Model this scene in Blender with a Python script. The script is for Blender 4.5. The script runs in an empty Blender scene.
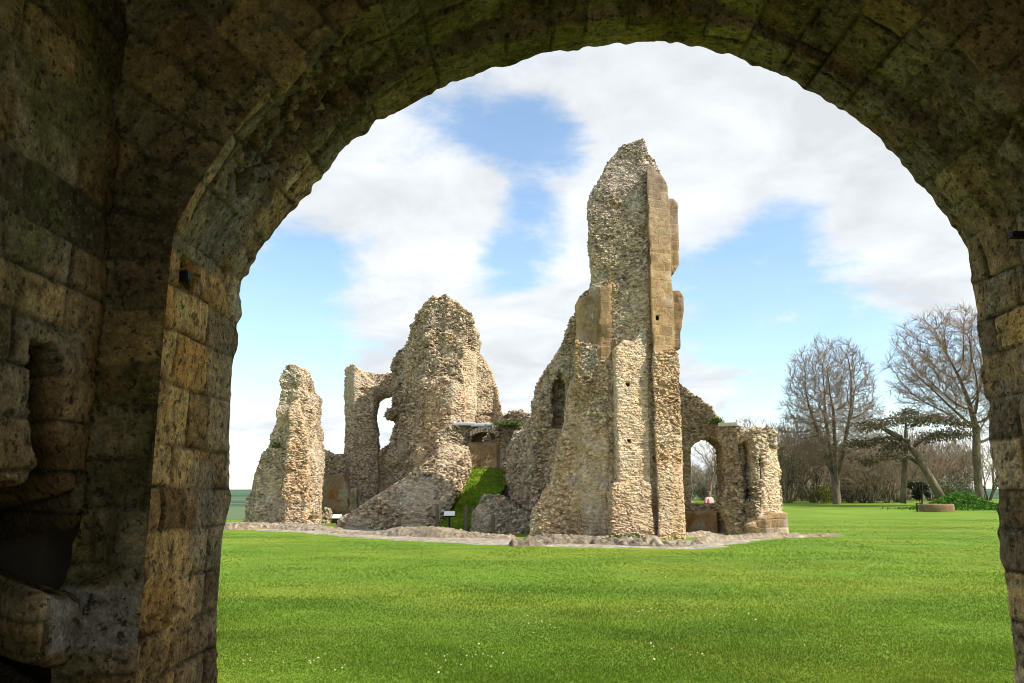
import bpy, math, random
import numpy as np
from mathutils import Vector

# ------------------------------------------------------------------ camera, sky, sun
SC = bpy.context.scene
COL = SC.collection
W, H = 1024, 683
FPX = 800.0
EYE = 1.7
HORIZ = 488.0
TH = math.atan((HORIZ - H / 2) / FPX)
CT, ST = math.cos(TH), math.sin(TH)

cam_d = bpy.data.cameras.new('camera')
cam = bpy.data.objects.new('camera', cam_d)
COL.objects.link(cam)
cam_d.sensor_width = 36.0
cam_d.lens = 36.0 * FPX / W
cam_d.clip_start = 0.05
cam_d.clip_end = 12000
cam.location = (0, 0, EYE)
cam.rotation_euler = (math.pi / 2 + TH, 0, 0)
SC.camera = cam

SUN_AZ = math.radians(117)      # clockwise from the view direction (+Y)
SUN_EL = math.radians(48)
SKY_STRENGTH = 0.15
CLOUD_LEVEL = 4.6
SUN_STRENGTH = 5.0
EXPOSURE = 0.55

SC.cycles.filter_width = 1.0
SC.cycles.max_bounces = 10
SC.cycles.diffuse_bounces = 7
SC.view_settings.view_transform = 'Standard'
SC.view_settings.look = 'None'
SC.view_settings.exposure = EXPOSURE
SC.view_settings.gamma = 1.0
SC.view_settings.use_curve_mapping = False

sun_dir = Vector((math.sin(SUN_AZ) * math.cos(SUN_EL), math.cos(SUN_AZ) * math.cos(SUN_EL), math.sin(SUN_EL)))
sl = bpy.data.lights.new('sun', 'SUN')
sl.energy = SUN_STRENGTH
sl.angle = math.radians(0.6)
sl.color = (1.0, 0.93, 0.82)
so = bpy.data.objects.new('sun', sl)
COL.objects.link(so)
so.rotation_euler = (-sun_dir).to_track_quat('-Z', 'Y').to_euler()
so.location = (20, -20, 40)


def pix_dir(px, py):
    u, v = (px - W / 2) / FPX, (H / 2 - py) / FPX
    return Vector((u, CT - v * ST, ST + v * CT)).normalized()


def build_world():
    w = bpy.data.worlds.new('World')
    SC.world = w
    w.use_nodes = True
    nt = w.node_tree
    nt.nodes.clear()
    N, L = nt.nodes.new, nt.links.new
    out = N('ShaderNodeOutputWorld')
    bg = N('ShaderNodeBackground')
    bg.inputs['Strength'].default_value = SKY_STRENGTH
    L(bg.outputs[0], out.inputs[0])
    sky = N('ShaderNodeTexSky')
    sky.sky_type = 'NISHITA'
    sky.sun_disc = False
    sky.sun_elevation = SUN_EL
    sky.sun_rotation = SUN_AZ
    sky.air_density = 1.0
    sky.dust_density = 0.35
    sky.ozone_density = 1.6
    tc = N('ShaderNodeTexCoord')
    nrm = N('ShaderNodeVectorMath'); nrm.operation = 'NORMALIZE'
    L(tc.outputs['Generated'], nrm.inputs[0])
    sep = N('ShaderNodeSeparateXYZ'); L(nrm.outputs[0], sep.inputs[0])

    def math_n(op, a, b=None, clamp=False):
        m = N('ShaderNodeMath'); m.operation = op; m.use_clamp = clamp
        for i, x in enumerate((a, b)):
            if x is None:
                continue
            if isinstance(x, (int, float)):
                m.inputs[i].default_value = x
            else:
                L(x, m.inputs[i])
        return m.outputs[0]
    zz = math_n('ADD', math_n('MAXIMUM', sep.outputs['Z'], 0.0), 0.22)
    cmb = N('ShaderNodeCombineXYZ')
    L(math_n('DIVIDE', sep.outputs['X'], zz), cmb.inputs[0])
    L(math_n('DIVIDE', sep.outputs['Y'], zz), cmb.inputs[1])
    cmb.inputs[2].default_value = 3.7

    def noise(scale, detail, rough, dist=0.0):
        n = N('ShaderNodeTexNoise')
        n.inputs['Scale'].default_value = scale
        n.inputs['Detail'].default_value = detail
        n.inputs['Roughness'].default_value = rough
        n.inputs['Distortion'].default_value = dist
        L(cmb.outputs[0], n.inputs['Vector'])
        return n.outputs['Fac']
    base = math_n('MULTIPLY', math_n('SUBTRACT', noise(2.3, 10.0, 0.64, 0.2), 0.5), 3.3)
    dens = math_n('ADD', base, 0.15)
    # where the larger clouds and the blue gaps stand in the sky (by direction)
    blobs = [(490, 195, 5.0, -0.85), (548, 165, 3.2, -0.42), (315, 305, 4.5, -0.95), (262, 300, 4.0, -0.6), (740, 290, 5.0, -0.8), (525, 240, 2.6, -0.5), (400, 140, 3.5, -0.3),
             (840, 318, 5.5, -0.9), (930, 330, 5.0, -0.35), (690, 320, 3.0, -0.2), (455, 128, 3.5, -0.15),
             (900, 150, 8, 0.35), (760, 190, 9, 0.55), (600, 90, 8, 0.35), (420, 270, 8, 0.4), (330, 225, 6, 0.35),
             (920, 272, 4, 0.5), (300, 355, 4, 0.35), (540, 330, 8, 0.45), (445, 205, 3.0, 0.45), (740, 335, 3.5, 0.35), (250, 430, 6, -0.15)]
    for px, py, rad, wt in blobs:
        d = pix_dir(px, py)
        dp = N('ShaderNodeVectorMath'); dp.operation = 'DOT_PRODUCT'
        L(nrm.outputs[0], dp.inputs[0]); dp.inputs[1].default_value = d
        mr = N('ShaderNodeMapRange'); mr.interpolation_type = 'SMOOTHSTEP'
        mr.inputs['From Min'].default_value = math.cos(math.radians(rad * 1.9))
        mr.inputs['From Max'].default_value = 1.0
        mr.inputs['To Min'].default_value = 0.0
        mr.inputs['To Max'].default_value = wt
        L(dp.outputs['Value'], mr.inputs['Value'])
        dens = math_n('ADD', dens, mr.outputs[0])
    ramp = N('ShaderNodeMapRange'); ramp.interpolation_type = 'SMOOTHSTEP'
    ramp.inputs['From Min'].default_value = -0.34
    ramp.inputs['From Max'].default_value = 0.46
    L(dens, ramp.inputs['Value'])
    # cloud tops bright, thicker undersides a little greyer
    shade = N('ShaderNodeMapRange')
    shade.inputs['From Min'].default_value = 0.36
    shade.inputs['From Max'].default_value = 0.62
    shade.inputs['To Min'].default_value = 0.84
    shade.inputs['To Max'].default_value = 1.10
    L(noise(3.4, 7.0, 0.55, 0.3), shade.inputs['Value'])
    cc = N('ShaderNodeVectorMath'); cc.operation = 'SCALE'
    cc.inputs[0].default_value = (0.93 * CLOUD_LEVEL, 0.965 * CLOUD_LEVEL, 1.0 * CLOUD_LEVEL)
    L(shade.outputs[0], cc.inputs['Scale'])
    sat = N('ShaderNodeHueSaturation')
    sat.inputs['Hue'].default_value = 0.494
    sat.inputs['Saturation'].default_value = 1.07
    sat.inputs['Value'].default_value = 1.12
    L(sky.outputs[0], sat.inputs['Color'])
    mix = N('ShaderNodeMix'); mix.data_type = 'RGBA'
    L(math_n('ADD', math_n('MULTIPLY', ramp.outputs[0], 0.84), 0.13), mix.inputs['Factor'])
    L(sat.outputs[0], mix.inputs['A']); L(cc.outputs[0], mix.inputs['B'])
    L(mix.outputs['Result'], bg.inputs['Color'])


build_world()

# ------------------------------------------------------------------ geometry helpers


def depth_t(Y, Z):
    return Y * CT + (Z - EYE) * ST


def unproj(px, py, Y):
    """world X, Z of the point seen at a pixel and standing at distance Y"""
    u, v = (px - W / 2) / FPX, (H / 2 - py) / FPX
    t = Y / (CT - v * ST)
    return u * t, EYE + (ST + v * CT) * t


def on_ground(px, py, z=0.0):
    u, v = (px - W / 2) / FPX, (H / 2 - py) / FPX
    t = (z - EYE) / (ST + v * CT)
    return u * t, (CT - v * ST) * t


def sil(pts, Y):
    return [unproj(px, py, Y) for px, py in pts]


def plan(pts, Z=3.0):
    return [((px - W / 2) / FPX * depth_t(Y, Z), Y) for px, Y in pts]


U32 = np.uint32


def hash3(ix, iy, iz, seed=0):
    h = (ix.astype(np.int64).astype(U32) * U32(374761393) + iy.astype(np.int64).astype(U32) * U32(668265263)
         + iz.astype(np.int64).astype(U32) * U32(2147483647 ^ 0x5bd1e995) + U32((seed * 974711 + 12345) & 0xffffffff))
    h = (h ^ (h >> U32(15))) * U32(2246822519)
    h = (h ^ (h >> U32(13))) * U32(3266489917)
    return h ^ (h >> U32(16))


def rnd(h, k=0):
    h = (h + U32((k * 2654435769) & 0xffffffff))
    h = (h ^ (h >> U32(16))) * U32(2146121005)
    h = (h ^ (h >> U32(15))) * U32(2221713035)
    h = h ^ (h >> U32(16))
    return h.astype(np.float64) / 4294967295.0


np.seterr(over='ignore')


def vnoise(P, seed=0):
    I = np.floor(P).astype(np.int64)
    f = P - I
    f = f * f * (3 - 2 * f)
    r = np.zeros(len(P))
    for dx in (0, 1):
        for dy in (0, 1):
            for dz in (0, 1):
                w = (f[:, 0] if dx else 1 - f[:, 0]) * (f[:, 1] if dy else 1 - f[:, 1]) * (f[:, 2] if dz else 1 - f[:, 2])
                r += w * rnd(hash3(I[:, 0] + dx, I[:, 1] + dy, I[:, 2] + dz, seed))
    return r * 2 - 1


def fbm(P, scale, octs=4, seed=0, gain=0.5):
    P = np.asarray(P, dtype=np.float64) * np.asarray(scale)
    a, s, r = 1.0, 0.0, 0.0
    for o in range(octs):
        r = r + a * vnoise(P + o * 17.3, seed + o)
        s += a
        a *= gain
        P = P * 2.03
    return r / s


def worley(P, seed=0, jit=0.9, off=False):
    """F1, F2, cell hash for points (already scaled)"""
    I = np.floor(P).astype(np.int64)
    f1 = np.full(len(P), 9.0)
    f2 = np.full(len(P), 9.0)
    hid = np.zeros(len(P), dtype=U32)
    D = np.zeros((len(P), 3))
    for dx in (-1, 0, 1):
        for dy in (-1, 0, 1):
            for dz in (-1, 0, 1):
                cx, cy, cz = I[:, 0] + dx, I[:, 1] + dy, I[:, 2] + dz
                h = hash3(cx, cy, cz, seed)
                qx = cx + 0.5 + jit * (rnd(h, 1) - 0.5)
                qy = cy + 0.5 + jit * (rnd(h, 2) - 0.5)
                qz = cz + 0.5 + jit * (rnd(h, 3) - 0.5)
                d = np.sqrt((P[:, 0] - qx) ** 2 + (P[:, 1] - qy) ** 2 + (P[:, 2] - qz) ** 2)
                m = d < f1
                f2 = np.where(m, f1, np.minimum(f2, d))
                hid = np.where(m, h, hid)
                f1 = np.where(m, d, f1)
                if off:
                    D[m] = np.stack([P[m, 0] - qx[m], P[m, 1] - qy[m], P[m, 2] - qz[m]], -1)
    return (f1, f2, hid, D) if off else (f1, f2, hid)


def smooth(a, b, x):
    t = np.clip((x - a) / (b - a), 0, 1)
    return t * t * (3 - 2 * t)


def sd_poly(poly, A, B):
    """signed distance to a polygon, negative inside; A and B broadcast"""
    n = len(poly)
    A, B = np.broadcast_arrays(np.asarray(A, dtype=np.float64), np.asarray(B, dtype=np.float64))
    d = np.full(A.shape, 1e9)
    s = np.zeros(A.shape, dtype=bool)
    for i in range(n):
        ax, ay = poly[i]
        bx, by = poly[(i + 1) % n]
        ex, ey = bx - ax, by - ay
        l2 = ex * ex + ey * ey + 1e-12
        wx, wy = A - ax, B - ay
        t = np.clip((wx * ex + wy * ey) / l2, 0, 1)
        d = np.minimum(d, (wx - ex * t) ** 2 + (wy - ey * t) ** 2)
        if abs(by - ay) > 1e-12:
            c = ((ay > B) != (by > B)) & (A < ex * (B - ay) / (by - ay) + ax)
            s ^= c
    d = np.sqrt(d)
    return np.where(s, -d, d)


# ---- linking meshes


def make_mesh(name, V, F, col=None, smooth_shade=True):
    V = np.asarray(V, dtype=np.float32)
    me = bpy.data.meshes.new(name)
    F = np.asarray(F, dtype=np.int32)
    k = F.shape[1]
    me.vertices.add(len(V))
    me.vertices.foreach_set('co', V.ravel())
    me.loops.add(F.size)
    me.loops.foreach_set('vertex_index', F.ravel())
    me.polygons.add(len(F))
    me.polygons.foreach_set('loop_start', np.arange(0, F.size, k, dtype=np.int32))
    me.polygons.foreach_set('loop_total', np.full(len(F), k, dtype=np.int32))
    me.polygons.foreach_set('use_smooth', np.full(len(F), smooth_shade, dtype=bool))
    if col is not None:
        at = me.color_attributes.new('Col', 'FLOAT_COLOR', 'POINT')
        c4 = np.ones((len(V), 4), dtype=np.float32)
        c4[:, :3] = np.clip(col, 0.003, 0.9)
        at.data.foreach_set('color', c4.ravel())
    me.update(calc_edges=True)
    me.validate()
    return me


def link(name, me, mat=None, parent=None, loc=(0, 0, 0)):
    o = bpy.data.objects.new(name, me)
    COL.objects.link(o)
    o.location = loc
    if parent is not None:
        o.parent = parent
    if mat is not None and me is not None and not me.materials:
        me.materials.append(mat)
    return o


def tag(o, label=None, cat=None, group=None, kind=None):
    if label:
        o['label'] = label
    if cat:
        o['category'] = cat
    if group:
        o['group'] = group
    if kind:
        o['kind'] = kind
    return o


def empty(name, loc, label, cat, group=None, rz=0.0):
    o = bpy.data.objects.new(name, None)
    COL.objects.link(o)
    o.location = loc
    o.rotation_euler = (0, 0, rz)
    o.empty_display_size = 0.2
    return tag(o, label, cat, group)


def grid_faces(n, m):
    i = np.arange(n - 1)[:, None] * m + np.arange(m - 1)[None, :]
    return np.stack([i, i + 1, i + m + 1, i + m], -1).reshape(-1, 4)


def vert_normals(V, F):
    n = np.zeros_like(V)
    a = V[F[:, 2]] - V[F[:, 0]]
    b = V[F[:, 3]] - V[F[:, 1]] if F.shape[1] == 4 else V[F[:, 2]] - V[F[:, 1]]
    fn = np.cross(a, b)
    for k in range(F.shape[1]):
        for c in range(3):
            n[:, c] += np.bincount(F[:, k], weights=fn[:, c], minlength=len(V))
    return n / (np.linalg.norm(n, axis=1, keepdims=True) + 1e-12)


class Bag:
    """collects simple solids into one mesh"""

    def __init__(self):
        self.v, self.f = [], []

    def add(self, vs, fs):
        o = len(self.v)
        self.v += [tuple(p) for p in vs]
        self.f += [tuple(i + o for i in f) for f in fs]

    def box(self, c, s, rz=0.0, bev=0.0, tilt=0.0):
        import bmesh
        bm = bmesh.new()
        bmesh.ops.create_cube(bm, size=1.0)
        for v in bm.verts:
            v.co = Vector((v.co.x * s[0], v.co.y * s[1], v.co.z * s[2]))
        if bev > 0:
            bmesh.ops.bevel(bm, geom=bm.edges[:], offset=bev, segments=2, affect='EDGES')
        from mathutils import Matrix
        R = Matrix.Rotation(rz, 3, 'Z') @ Matrix.Rotation(tilt, 3, 'X')
        bm.verts.index_update()
        self.add([R @ v.co + Vector(c) for v in bm.verts], [[v.index for v in f.verts] for f in bm.faces])
        bm.free()

    def tube(self, pts, rad, k=8, cap=True):
        pts = [Vector(p) for p in pts]
        rad = [rad] * len(pts) if isinstance(rad, (int, float)) else rad
        vs, fs = [], []
        for i, p in enumerate(pts):
            d = (pts[min(i + 1, len(pts) - 1)] - pts[max(i - 1, 0)]).normalized()
            a = d.orthogonal().normalized() if abs(d.z) < 0.999 else Vector((1, 0, 0))
            b = d.cross(a)
            for j in range(k):
                q = 2 * math.pi * j / k
                vs.append(p + (a * math.cos(q) + b * math.sin(q)) * rad[i])
        for i in range(len(pts) - 1):
            for j in range(k):
                fs.append((i * k + j, i * k + (j + 1) % k, (i + 1) * k + (j + 1) % k, (i + 1) * k + j))
        if cap:
            fs.append(tuple(range(k))[::-1])
            fs.append(tuple((len(pts) - 1) * k + j for j in range(k)))
        self.add(vs, fs)

    def blob(self, c, s, nu=14, nv=10, seed=0, rough=0.0):
        vs, fs = [], []
        rr = random.Random(seed)
        for i in range(nv + 1):
            for j in range(nu):
                a, b = math.pi * i / nv, 2 * math.pi * j / nu
                q = 1 + rough * (rr.random() - 0.5)
                vs.append((c[0] + s[0] * q * math.sin(a) * math.cos(b), c[1] + s[1] * q * math.sin(a) * math.sin(b), c[2] + s[2] * q * math.cos(a)))
        for i in range(nv):
            for j in range(nu):
                fs.append((i * nu + j, (i + 1) * nu + j, (i + 1) * nu + (j + 1) % nu, i * nu + (j + 1) % nu))
        self.add(vs, fs)

    def build(self, name, mat, parent=None, loc=(0, 0, 0), smooth_shade=False):
        me = bpy.data.meshes.new(name)
        me.from_pydata(self.v, [], self.f)
        me.update()
        if smooth_shade:
            me.polygons.foreach_set('use_smooth', [True] * len(me.polygons))
        return link(name, me, mat, parent, loc)


# ------------------------------------------------------------------ materials


def new_mat(name):
    m = bpy.data.materials.new(name)
    m.use_nodes = True
    nt = m.node_tree
    b = nt.nodes['Principled BSDF']
    b.inputs['Roughness'].default_value = 0.92
    b.inputs['Specular IOR Level'].default_value = 0.15
    return m, nt, b


def stone_mat(name, fine=9.0, bump=0.5, dist=0.03, vary=0.35, grain=60.0, speck=0.25, pits=0.0):
    """vertex colour of each stone broken up by grain, with a rough bump"""
    m, nt, b = new_mat(name)
    N, L = nt.nodes.new, nt.links.new
    at = N('ShaderNodeVertexColor'); at.layer_name = 'Col'
    geo = N('ShaderNodeNewGeometry')

    def noise(s, d, r):
        n = N('ShaderNodeTexNoise')
        n.inputs['Scale'].default_value = s
        n.inputs['Detail'].default_value = d
        n.inputs['Roughness'].default_value = r
        L(geo.outputs['Position'], n.inputs['Vector'])
        return n.outputs['Fac']
    n1 = noise(fine, 6, 0.65)
    mr = N('ShaderNodeMapRange')
    mr.inputs['From Min'].default_value = 0.3; mr.inputs['From Max'].default_value = 0.7
    mr.inputs['To Min'].default_value = 1 - vary; mr.inputs['To Max'].default_value = 1 + vary
    L(n1, mr.inputs['Value'])
    sc = N('ShaderNodeVectorMath'); sc.operation = 'SCALE'
    L(at.outputs['Color'], sc.inputs[0]); L(mr.outputs[0], sc.inputs['Scale'])
    n2 = noise(grain, 5, 0.7)
    mr2 = N('ShaderNodeMapRange')
    mr2.inputs['From Min'].default_value = 0.32; mr2.inputs['From Max'].default_value = 0.68
    mr2.inputs['To Min'].default_value = 1 - speck; mr2.inputs['To Max'].default_value = 1 + speck
    L(n2, mr2.inputs['Value'])
    sc2 = N('ShaderNodeVectorMath'); sc2.operation = 'SCALE'
    L(sc.outputs[0], sc2.inputs[0]); L(mr2.outputs[0], sc2.inputs['Scale'])
    L(sc2.outputs[0], b.inputs['Base Color'])
    ad = N('ShaderNodeMath'); ad.operation = 'ADD'
    L(n1, ad.inputs[0]); L(n2, ad.inputs[1])
    if pits:
        def mask(scale, lo, hi, detail=4):
            r = N('ShaderNodeMapRange')
            r.inputs['From Min'].default_value = lo; r.inputs['From Max'].default_value = hi
            L(noise(scale, detail, 0.6), r.inputs['Value'])
            return r.outputs[0]
        pit = mask(24, 0.585, 0.625)
        spot = mask(31, 0.60, 0.63)
        # pits are coloured darker, lichen makes pale spots
        mp_ = N('ShaderNodeMix'); mp_.data_type = 'RGBA'
        k = N('ShaderNodeMath'); k.operation = 'MULTIPLY'; k.inputs[1].default_value = pits
        L(pit, k.inputs[0]); L(k.outputs[0], mp_.inputs['Factor'])
        L(sc2.outputs[0], mp_.inputs['A']); mp_.inputs['B'].default_value = (0.05, 0.038, 0.024, 1)
        ml_ = N('ShaderNodeMix'); ml_.data_type = 'RGBA'
        k = N('ShaderNodeMath'); k.operation = 'MULTIPLY'; k.inputs[1].default_value = 0.45
        L(spot, k.inputs[0]); L(k.outputs[0], ml_.inputs['Factor'])
        L(mp_.outputs['Result'], ml_.inputs['A']); ml_.inputs['B'].default_value = (0.46, 0.42, 0.32, 1)
        L(ml_.outputs['Result'], b.inputs['Base Color'])
        sb_ = N('ShaderNodeMath'); sb_.operation = 'SUBTRACT'
        L(ad.outputs[0], sb_.inputs[0]); L(pit, sb_.inputs[1])
        ad = sb_
    bp = N('ShaderNodeBump')
    bp.inputs['Strength'].default_value = bump
    bp.inputs['Distance'].default_value = dist
    L(ad.outputs[0], bp.inputs['Height'])
    L(bp.outputs[0], b.inputs['Normal'])
    return m


def plain_mat(name, c, rough=0.8, vary=0.25, scale=8.0, metal=0.0, bump=0.2, stretch=(1, 1, 1)):
    m, nt, b = new_mat(name)
    N, L = nt.nodes.new, nt.links.new
    b.inputs['Roughness'].default_value = rough
    b.inputs['Metallic'].default_value = metal
    tc = N('ShaderNodeTexCoord')
    mp = N('ShaderNodeMapping'); mp.inputs['Scale'].default_value = stretch
    L(tc.outputs['Object'], mp.inputs[0])
    n = N('ShaderNodeTexNoise')
    n.inputs['Scale'].default_value = scale
    n.inputs['Detail'].default_value = 5
    L(mp.outputs[0], n.inputs['Vector'])
    cr = N('ShaderNodeValToRGB')
    cr.color_ramp.elements[0].position = 0.3
    cr.color_ramp.elements[1].position = 0.7
    cr.color_ramp.elements[0].color = (*[x * (1 - vary) for x in c], 1)
    cr.color_ramp.elements[1].color = (*[x * (1 + vary) for x in c], 1)
    L(n.outputs['Fac'], cr.inputs[0])
    L(cr.outputs[0], b.inputs['Base Color'])
    bp = N('ShaderNodeBump'); bp.inputs['Strength'].default_value = bump; bp.inputs['Distance'].default_value = 0.02
    L(n.outputs['Fac'], bp.inputs['Height']); L(bp.outputs[0], b.inputs['Normal'])
    return m


def leaf_mat(name, trans=0.25, vary=0.3, scale=3.0):
    """vertex-coloured leaves and blades with some light passing through"""
    m, nt, b = new_mat(name)
    N, L = nt.nodes.new, nt.links.new
    at = N('ShaderNodeVertexColor'); at.layer_name = 'Col'
    L(at.outputs['Color'], b.inputs['Base Color'])
    b.inputs['Roughness'].default_value = 0.7
    tr = N('ShaderNodeBsdfTranslucent')
    L(at.outputs['Color'], tr.inputs['Color'])
    mx = N('ShaderNodeMixShader'); mx.inputs[0].default_value = trans
    L(b.outputs[0], mx.inputs[1]); L(tr.outputs[0], mx.inputs[2])
    L(mx.outputs[0], nt.nodes['Material Output'].inputs['Surface'])
    return m


M_RUBBLE = stone_mat('rubble_stone', fine=7.0, bump=0.6, dist=0.05, vary=0.28, grain=26)
M_GATE = stone_mat('gate_stone', fine=16.0, bump=0.9, dist=0.03, vary=0.50, grain=60, speck=0.42, pits=0.72)
M_WOOD = plain_mat('weathered_wood', (0.16, 0.12, 0.08), 0.85, 0.3, 20, stretch=(4, 4, 0.4))
M_DARKMETAL = plain_mat('dark_iron', (0.018, 0.016, 0.015), 0.6, 0.3, 30)
M_SIGNWHITE = plain_mat('sign_panel', (0.78, 0.77, 0.72), 0.5, 0.05, 12, bump=0.0)
M_LEAD = plain_mat('lead_sheet', (0.33, 0.36, 0.40), 0.5, 0.15, 3, bump=0.1)
M_SLAB = plain_mat('pale_slab', (0.62, 0.60, 0.55), 0.8, 0.15, 6)
M_BARK = plain_mat('bark', (0.14, 0.112, 0.078), 0.95, 0.4, 2.5, stretch=(1, 1, 0.4))
M_TWIG = plain_mat('twigs', (0.245, 0.175, 0.12), 0.95, 0.25, 0.6)
M_TWIGPINK = plain_mat('budding_twigs', (0.235, 0.175, 0.125), 0.95, 0.25, 0.6)
M_TWIGBROWN = plain_mat('scrub_twigs', (0.215, 0.175, 0.115), 0.95, 0.35, 0.5)
M_LEAF = leaf_mat('leaves', 0.2)
M_BLADE = leaf_mat('grass_blades', 0.48)

# ------------------------------------------------------------------ volumes for rubble ruins


def surface_nets(Fd, org, h):
    nx, ny, nz = Fd.shape
    ins = Fd < 0
    cnt = np.zeros((nx - 1, ny - 1, nz - 1), dtype=np.int8)
    for dx in (0, 1):
        for dy in (0, 1):
            for dz in (0, 1):
                cnt += ins[dx:nx - 1 + dx, dy:ny - 1 + dy, dz:nz - 1 + dz]
    act = (cnt > 0) & (cnt < 8)
    ci = np.argwhere(act)
    idx = np.full(act.shape, -1, dtype=np.int32)
    idx[act] = np.arange(len(ci))
    acc = np.zeros((len(ci), 3))
    num = np.zeros(len(ci))
    corners = [(a, b, c) for a in (0, 1) for b in (0, 1) for c in (0, 1)]
    val = {c: Fd[ci[:, 0] + c[0], ci[:, 1] + c[1], ci[:, 2] + c[2]].astype(np.float64) for c in corners}
    for c in corners:
        for ax in range(3):
            if c[ax] == 0:
                e = list(c); e[ax] = 1; e = tuple(e)
                fa, fb = val[c], val[e]
                m = (fa < 0) != (fb < 0)
                t = np.where(m, fa / np.where(m, fa - fb, 1), 0)
                p = np.tile(np.array(c, float), (len(ci), 1))
                p[:, ax] = t
                acc += p * m[:, None]
                num += m
    V = np.asarray(org) + (ci + acc / num[:, None]) * h
    quads = []
    for ax in range(3):
        sl0 = [slice(None)] * 3; sl1 = [slice(None)] * 3
        sl0[ax] = slice(0, -1); sl1[ax] = slice(1, None)
        a, b = ins[tuple(sl0)], ins[tuple(sl1)]
        o1, o2 = [(1, 2), (2, 0), (0, 1)][ax]
        for flip in (False, True):
            m = (a & ~b) if not flip else (~a & b)
            e = np.argwhere(m)
            ok = (e[:, o1] > 0) & (e[:, o2] > 0) & (e[:, o1] < Fd.shape[o1] - 1) & (e[:, o2] < Fd.shape[o2] - 1)
            e = e[ok]

            def cell(d1, d2):
                q = e.copy(); q[:, o1] -= d1; q[:, o2] -= d2
                return idx[q[:, 0], q[:, 1], q[:, 2]]
            q = np.stack([cell(1, 1), cell(0, 1), cell(0, 0), cell(1, 0)], -1)
            if flip:
                q = q[:, ::-1]
            quads.append(q)
    Q = np.concatenate(quads)
    return V, Q[(Q >= 0).all(1)]


def lowres_noise(xs, ys, zs, scale, seed, octs=3):
    """smooth noise sampled coarsely and interpolated onto the grid"""
    def coarse(a):
        n = max(3, int((a[-1] - a[0]) / 0.22) + 2)
        return np.linspace(a[0], a[-1], n)
    cx, cy, cz = coarse(xs), coarse(ys), coarse(zs)
    G = np.stack(np.meshgrid(cx, cy, cz, indexing='ij'), -1).reshape(-1, 3)
    f = fbm(G, scale, octs, seed).reshape(len(cx), len(cy), len(cz)).astype(np.float32)
    for ax, (c, a) in enumerate(((cx, xs), (cy, ys), (cz, zs))):
        t = (a - c[0]) / (c[1] - c[0])
        i = np.clip(np.floor(t).astype(int), 0, len(c) - 2)
        w = (t - i).astype(np.float32)
        sh = [1, 1, 1]; sh[ax] = -1
        w = w.reshape(sh)
        f = np.take(f, i, ax) * (1 - w) + np.take(f, i + 1, ax) * w
    return f


def subdivide(V, Q):
    E = np.sort(np.concatenate([Q[:, [0, 1]], Q[:, [1, 2]], Q[:, [2, 3]], Q[:, [3, 0]]]), 1).astype(np.int64)
    key = E[:, 0] * len(V) + E[:, 1]
    uk, inv = np.unique(key, return_inverse=True)
    a, b = uk // len(V), uk % len(V)
    nV, nQ = len(V), len(Q)
    VV = np.concatenate([V, (V[a] + V[b]) / 2, V[Q].mean(1)])
    e = (nV + inv).reshape(4, nQ)
    c = nV + len(uk) + np.arange(nQ)
    F = np.concatenate([np.stack([Q[:, i], e[i], c, e[(i + 3) % 4]], -1) for i in range(4)])
    return VV, F


class Piece:
    def __init__(self, plan=None, sil=None, side=None, style='rubble', rough=1.0, cut=False, fn=None):
        self.plan, self.sil, self.side, self.style, self.rough, self.cut, self.fn = plan, sil, side, style, rough, cut, fn

    def ev(self, X, Y, Z):
        d = None
        for poly, A, B in ((self.plan, X, Y), (self.sil, X, Z), (self.side, Y, Z)):
            if poly is not None:
                q = sd_poly(poly, A, B).astype(np.float32)
                d = q if d is None else np.maximum(d, q)
        if self.fn is not None:
            q = self.fn(X, Y, Z)
            d = q if d is None else np.maximum(d, q)
        return d


PAL = {
    'cream': (0.52, 0.425, 0.30), 'pale': (0.61, 0.535, 0.415), 'grey': (0.345, 0.295, 0.235), 'dark': (0.20, 0.17, 0.135),
    'ochre': (0.44, 0.29, 0.14), 'brown': (0.285, 0.195, 0.115), 'rust': (0.30, 0.14, 0.065), 'mortar': (0.44, 0.37, 0.275), 'tan': (0.33, 0.24, 0.145),
}
PAL = {k: np.array(v) * (1.0, 0.945, 0.885) for k, v in PAL.items()}

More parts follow.
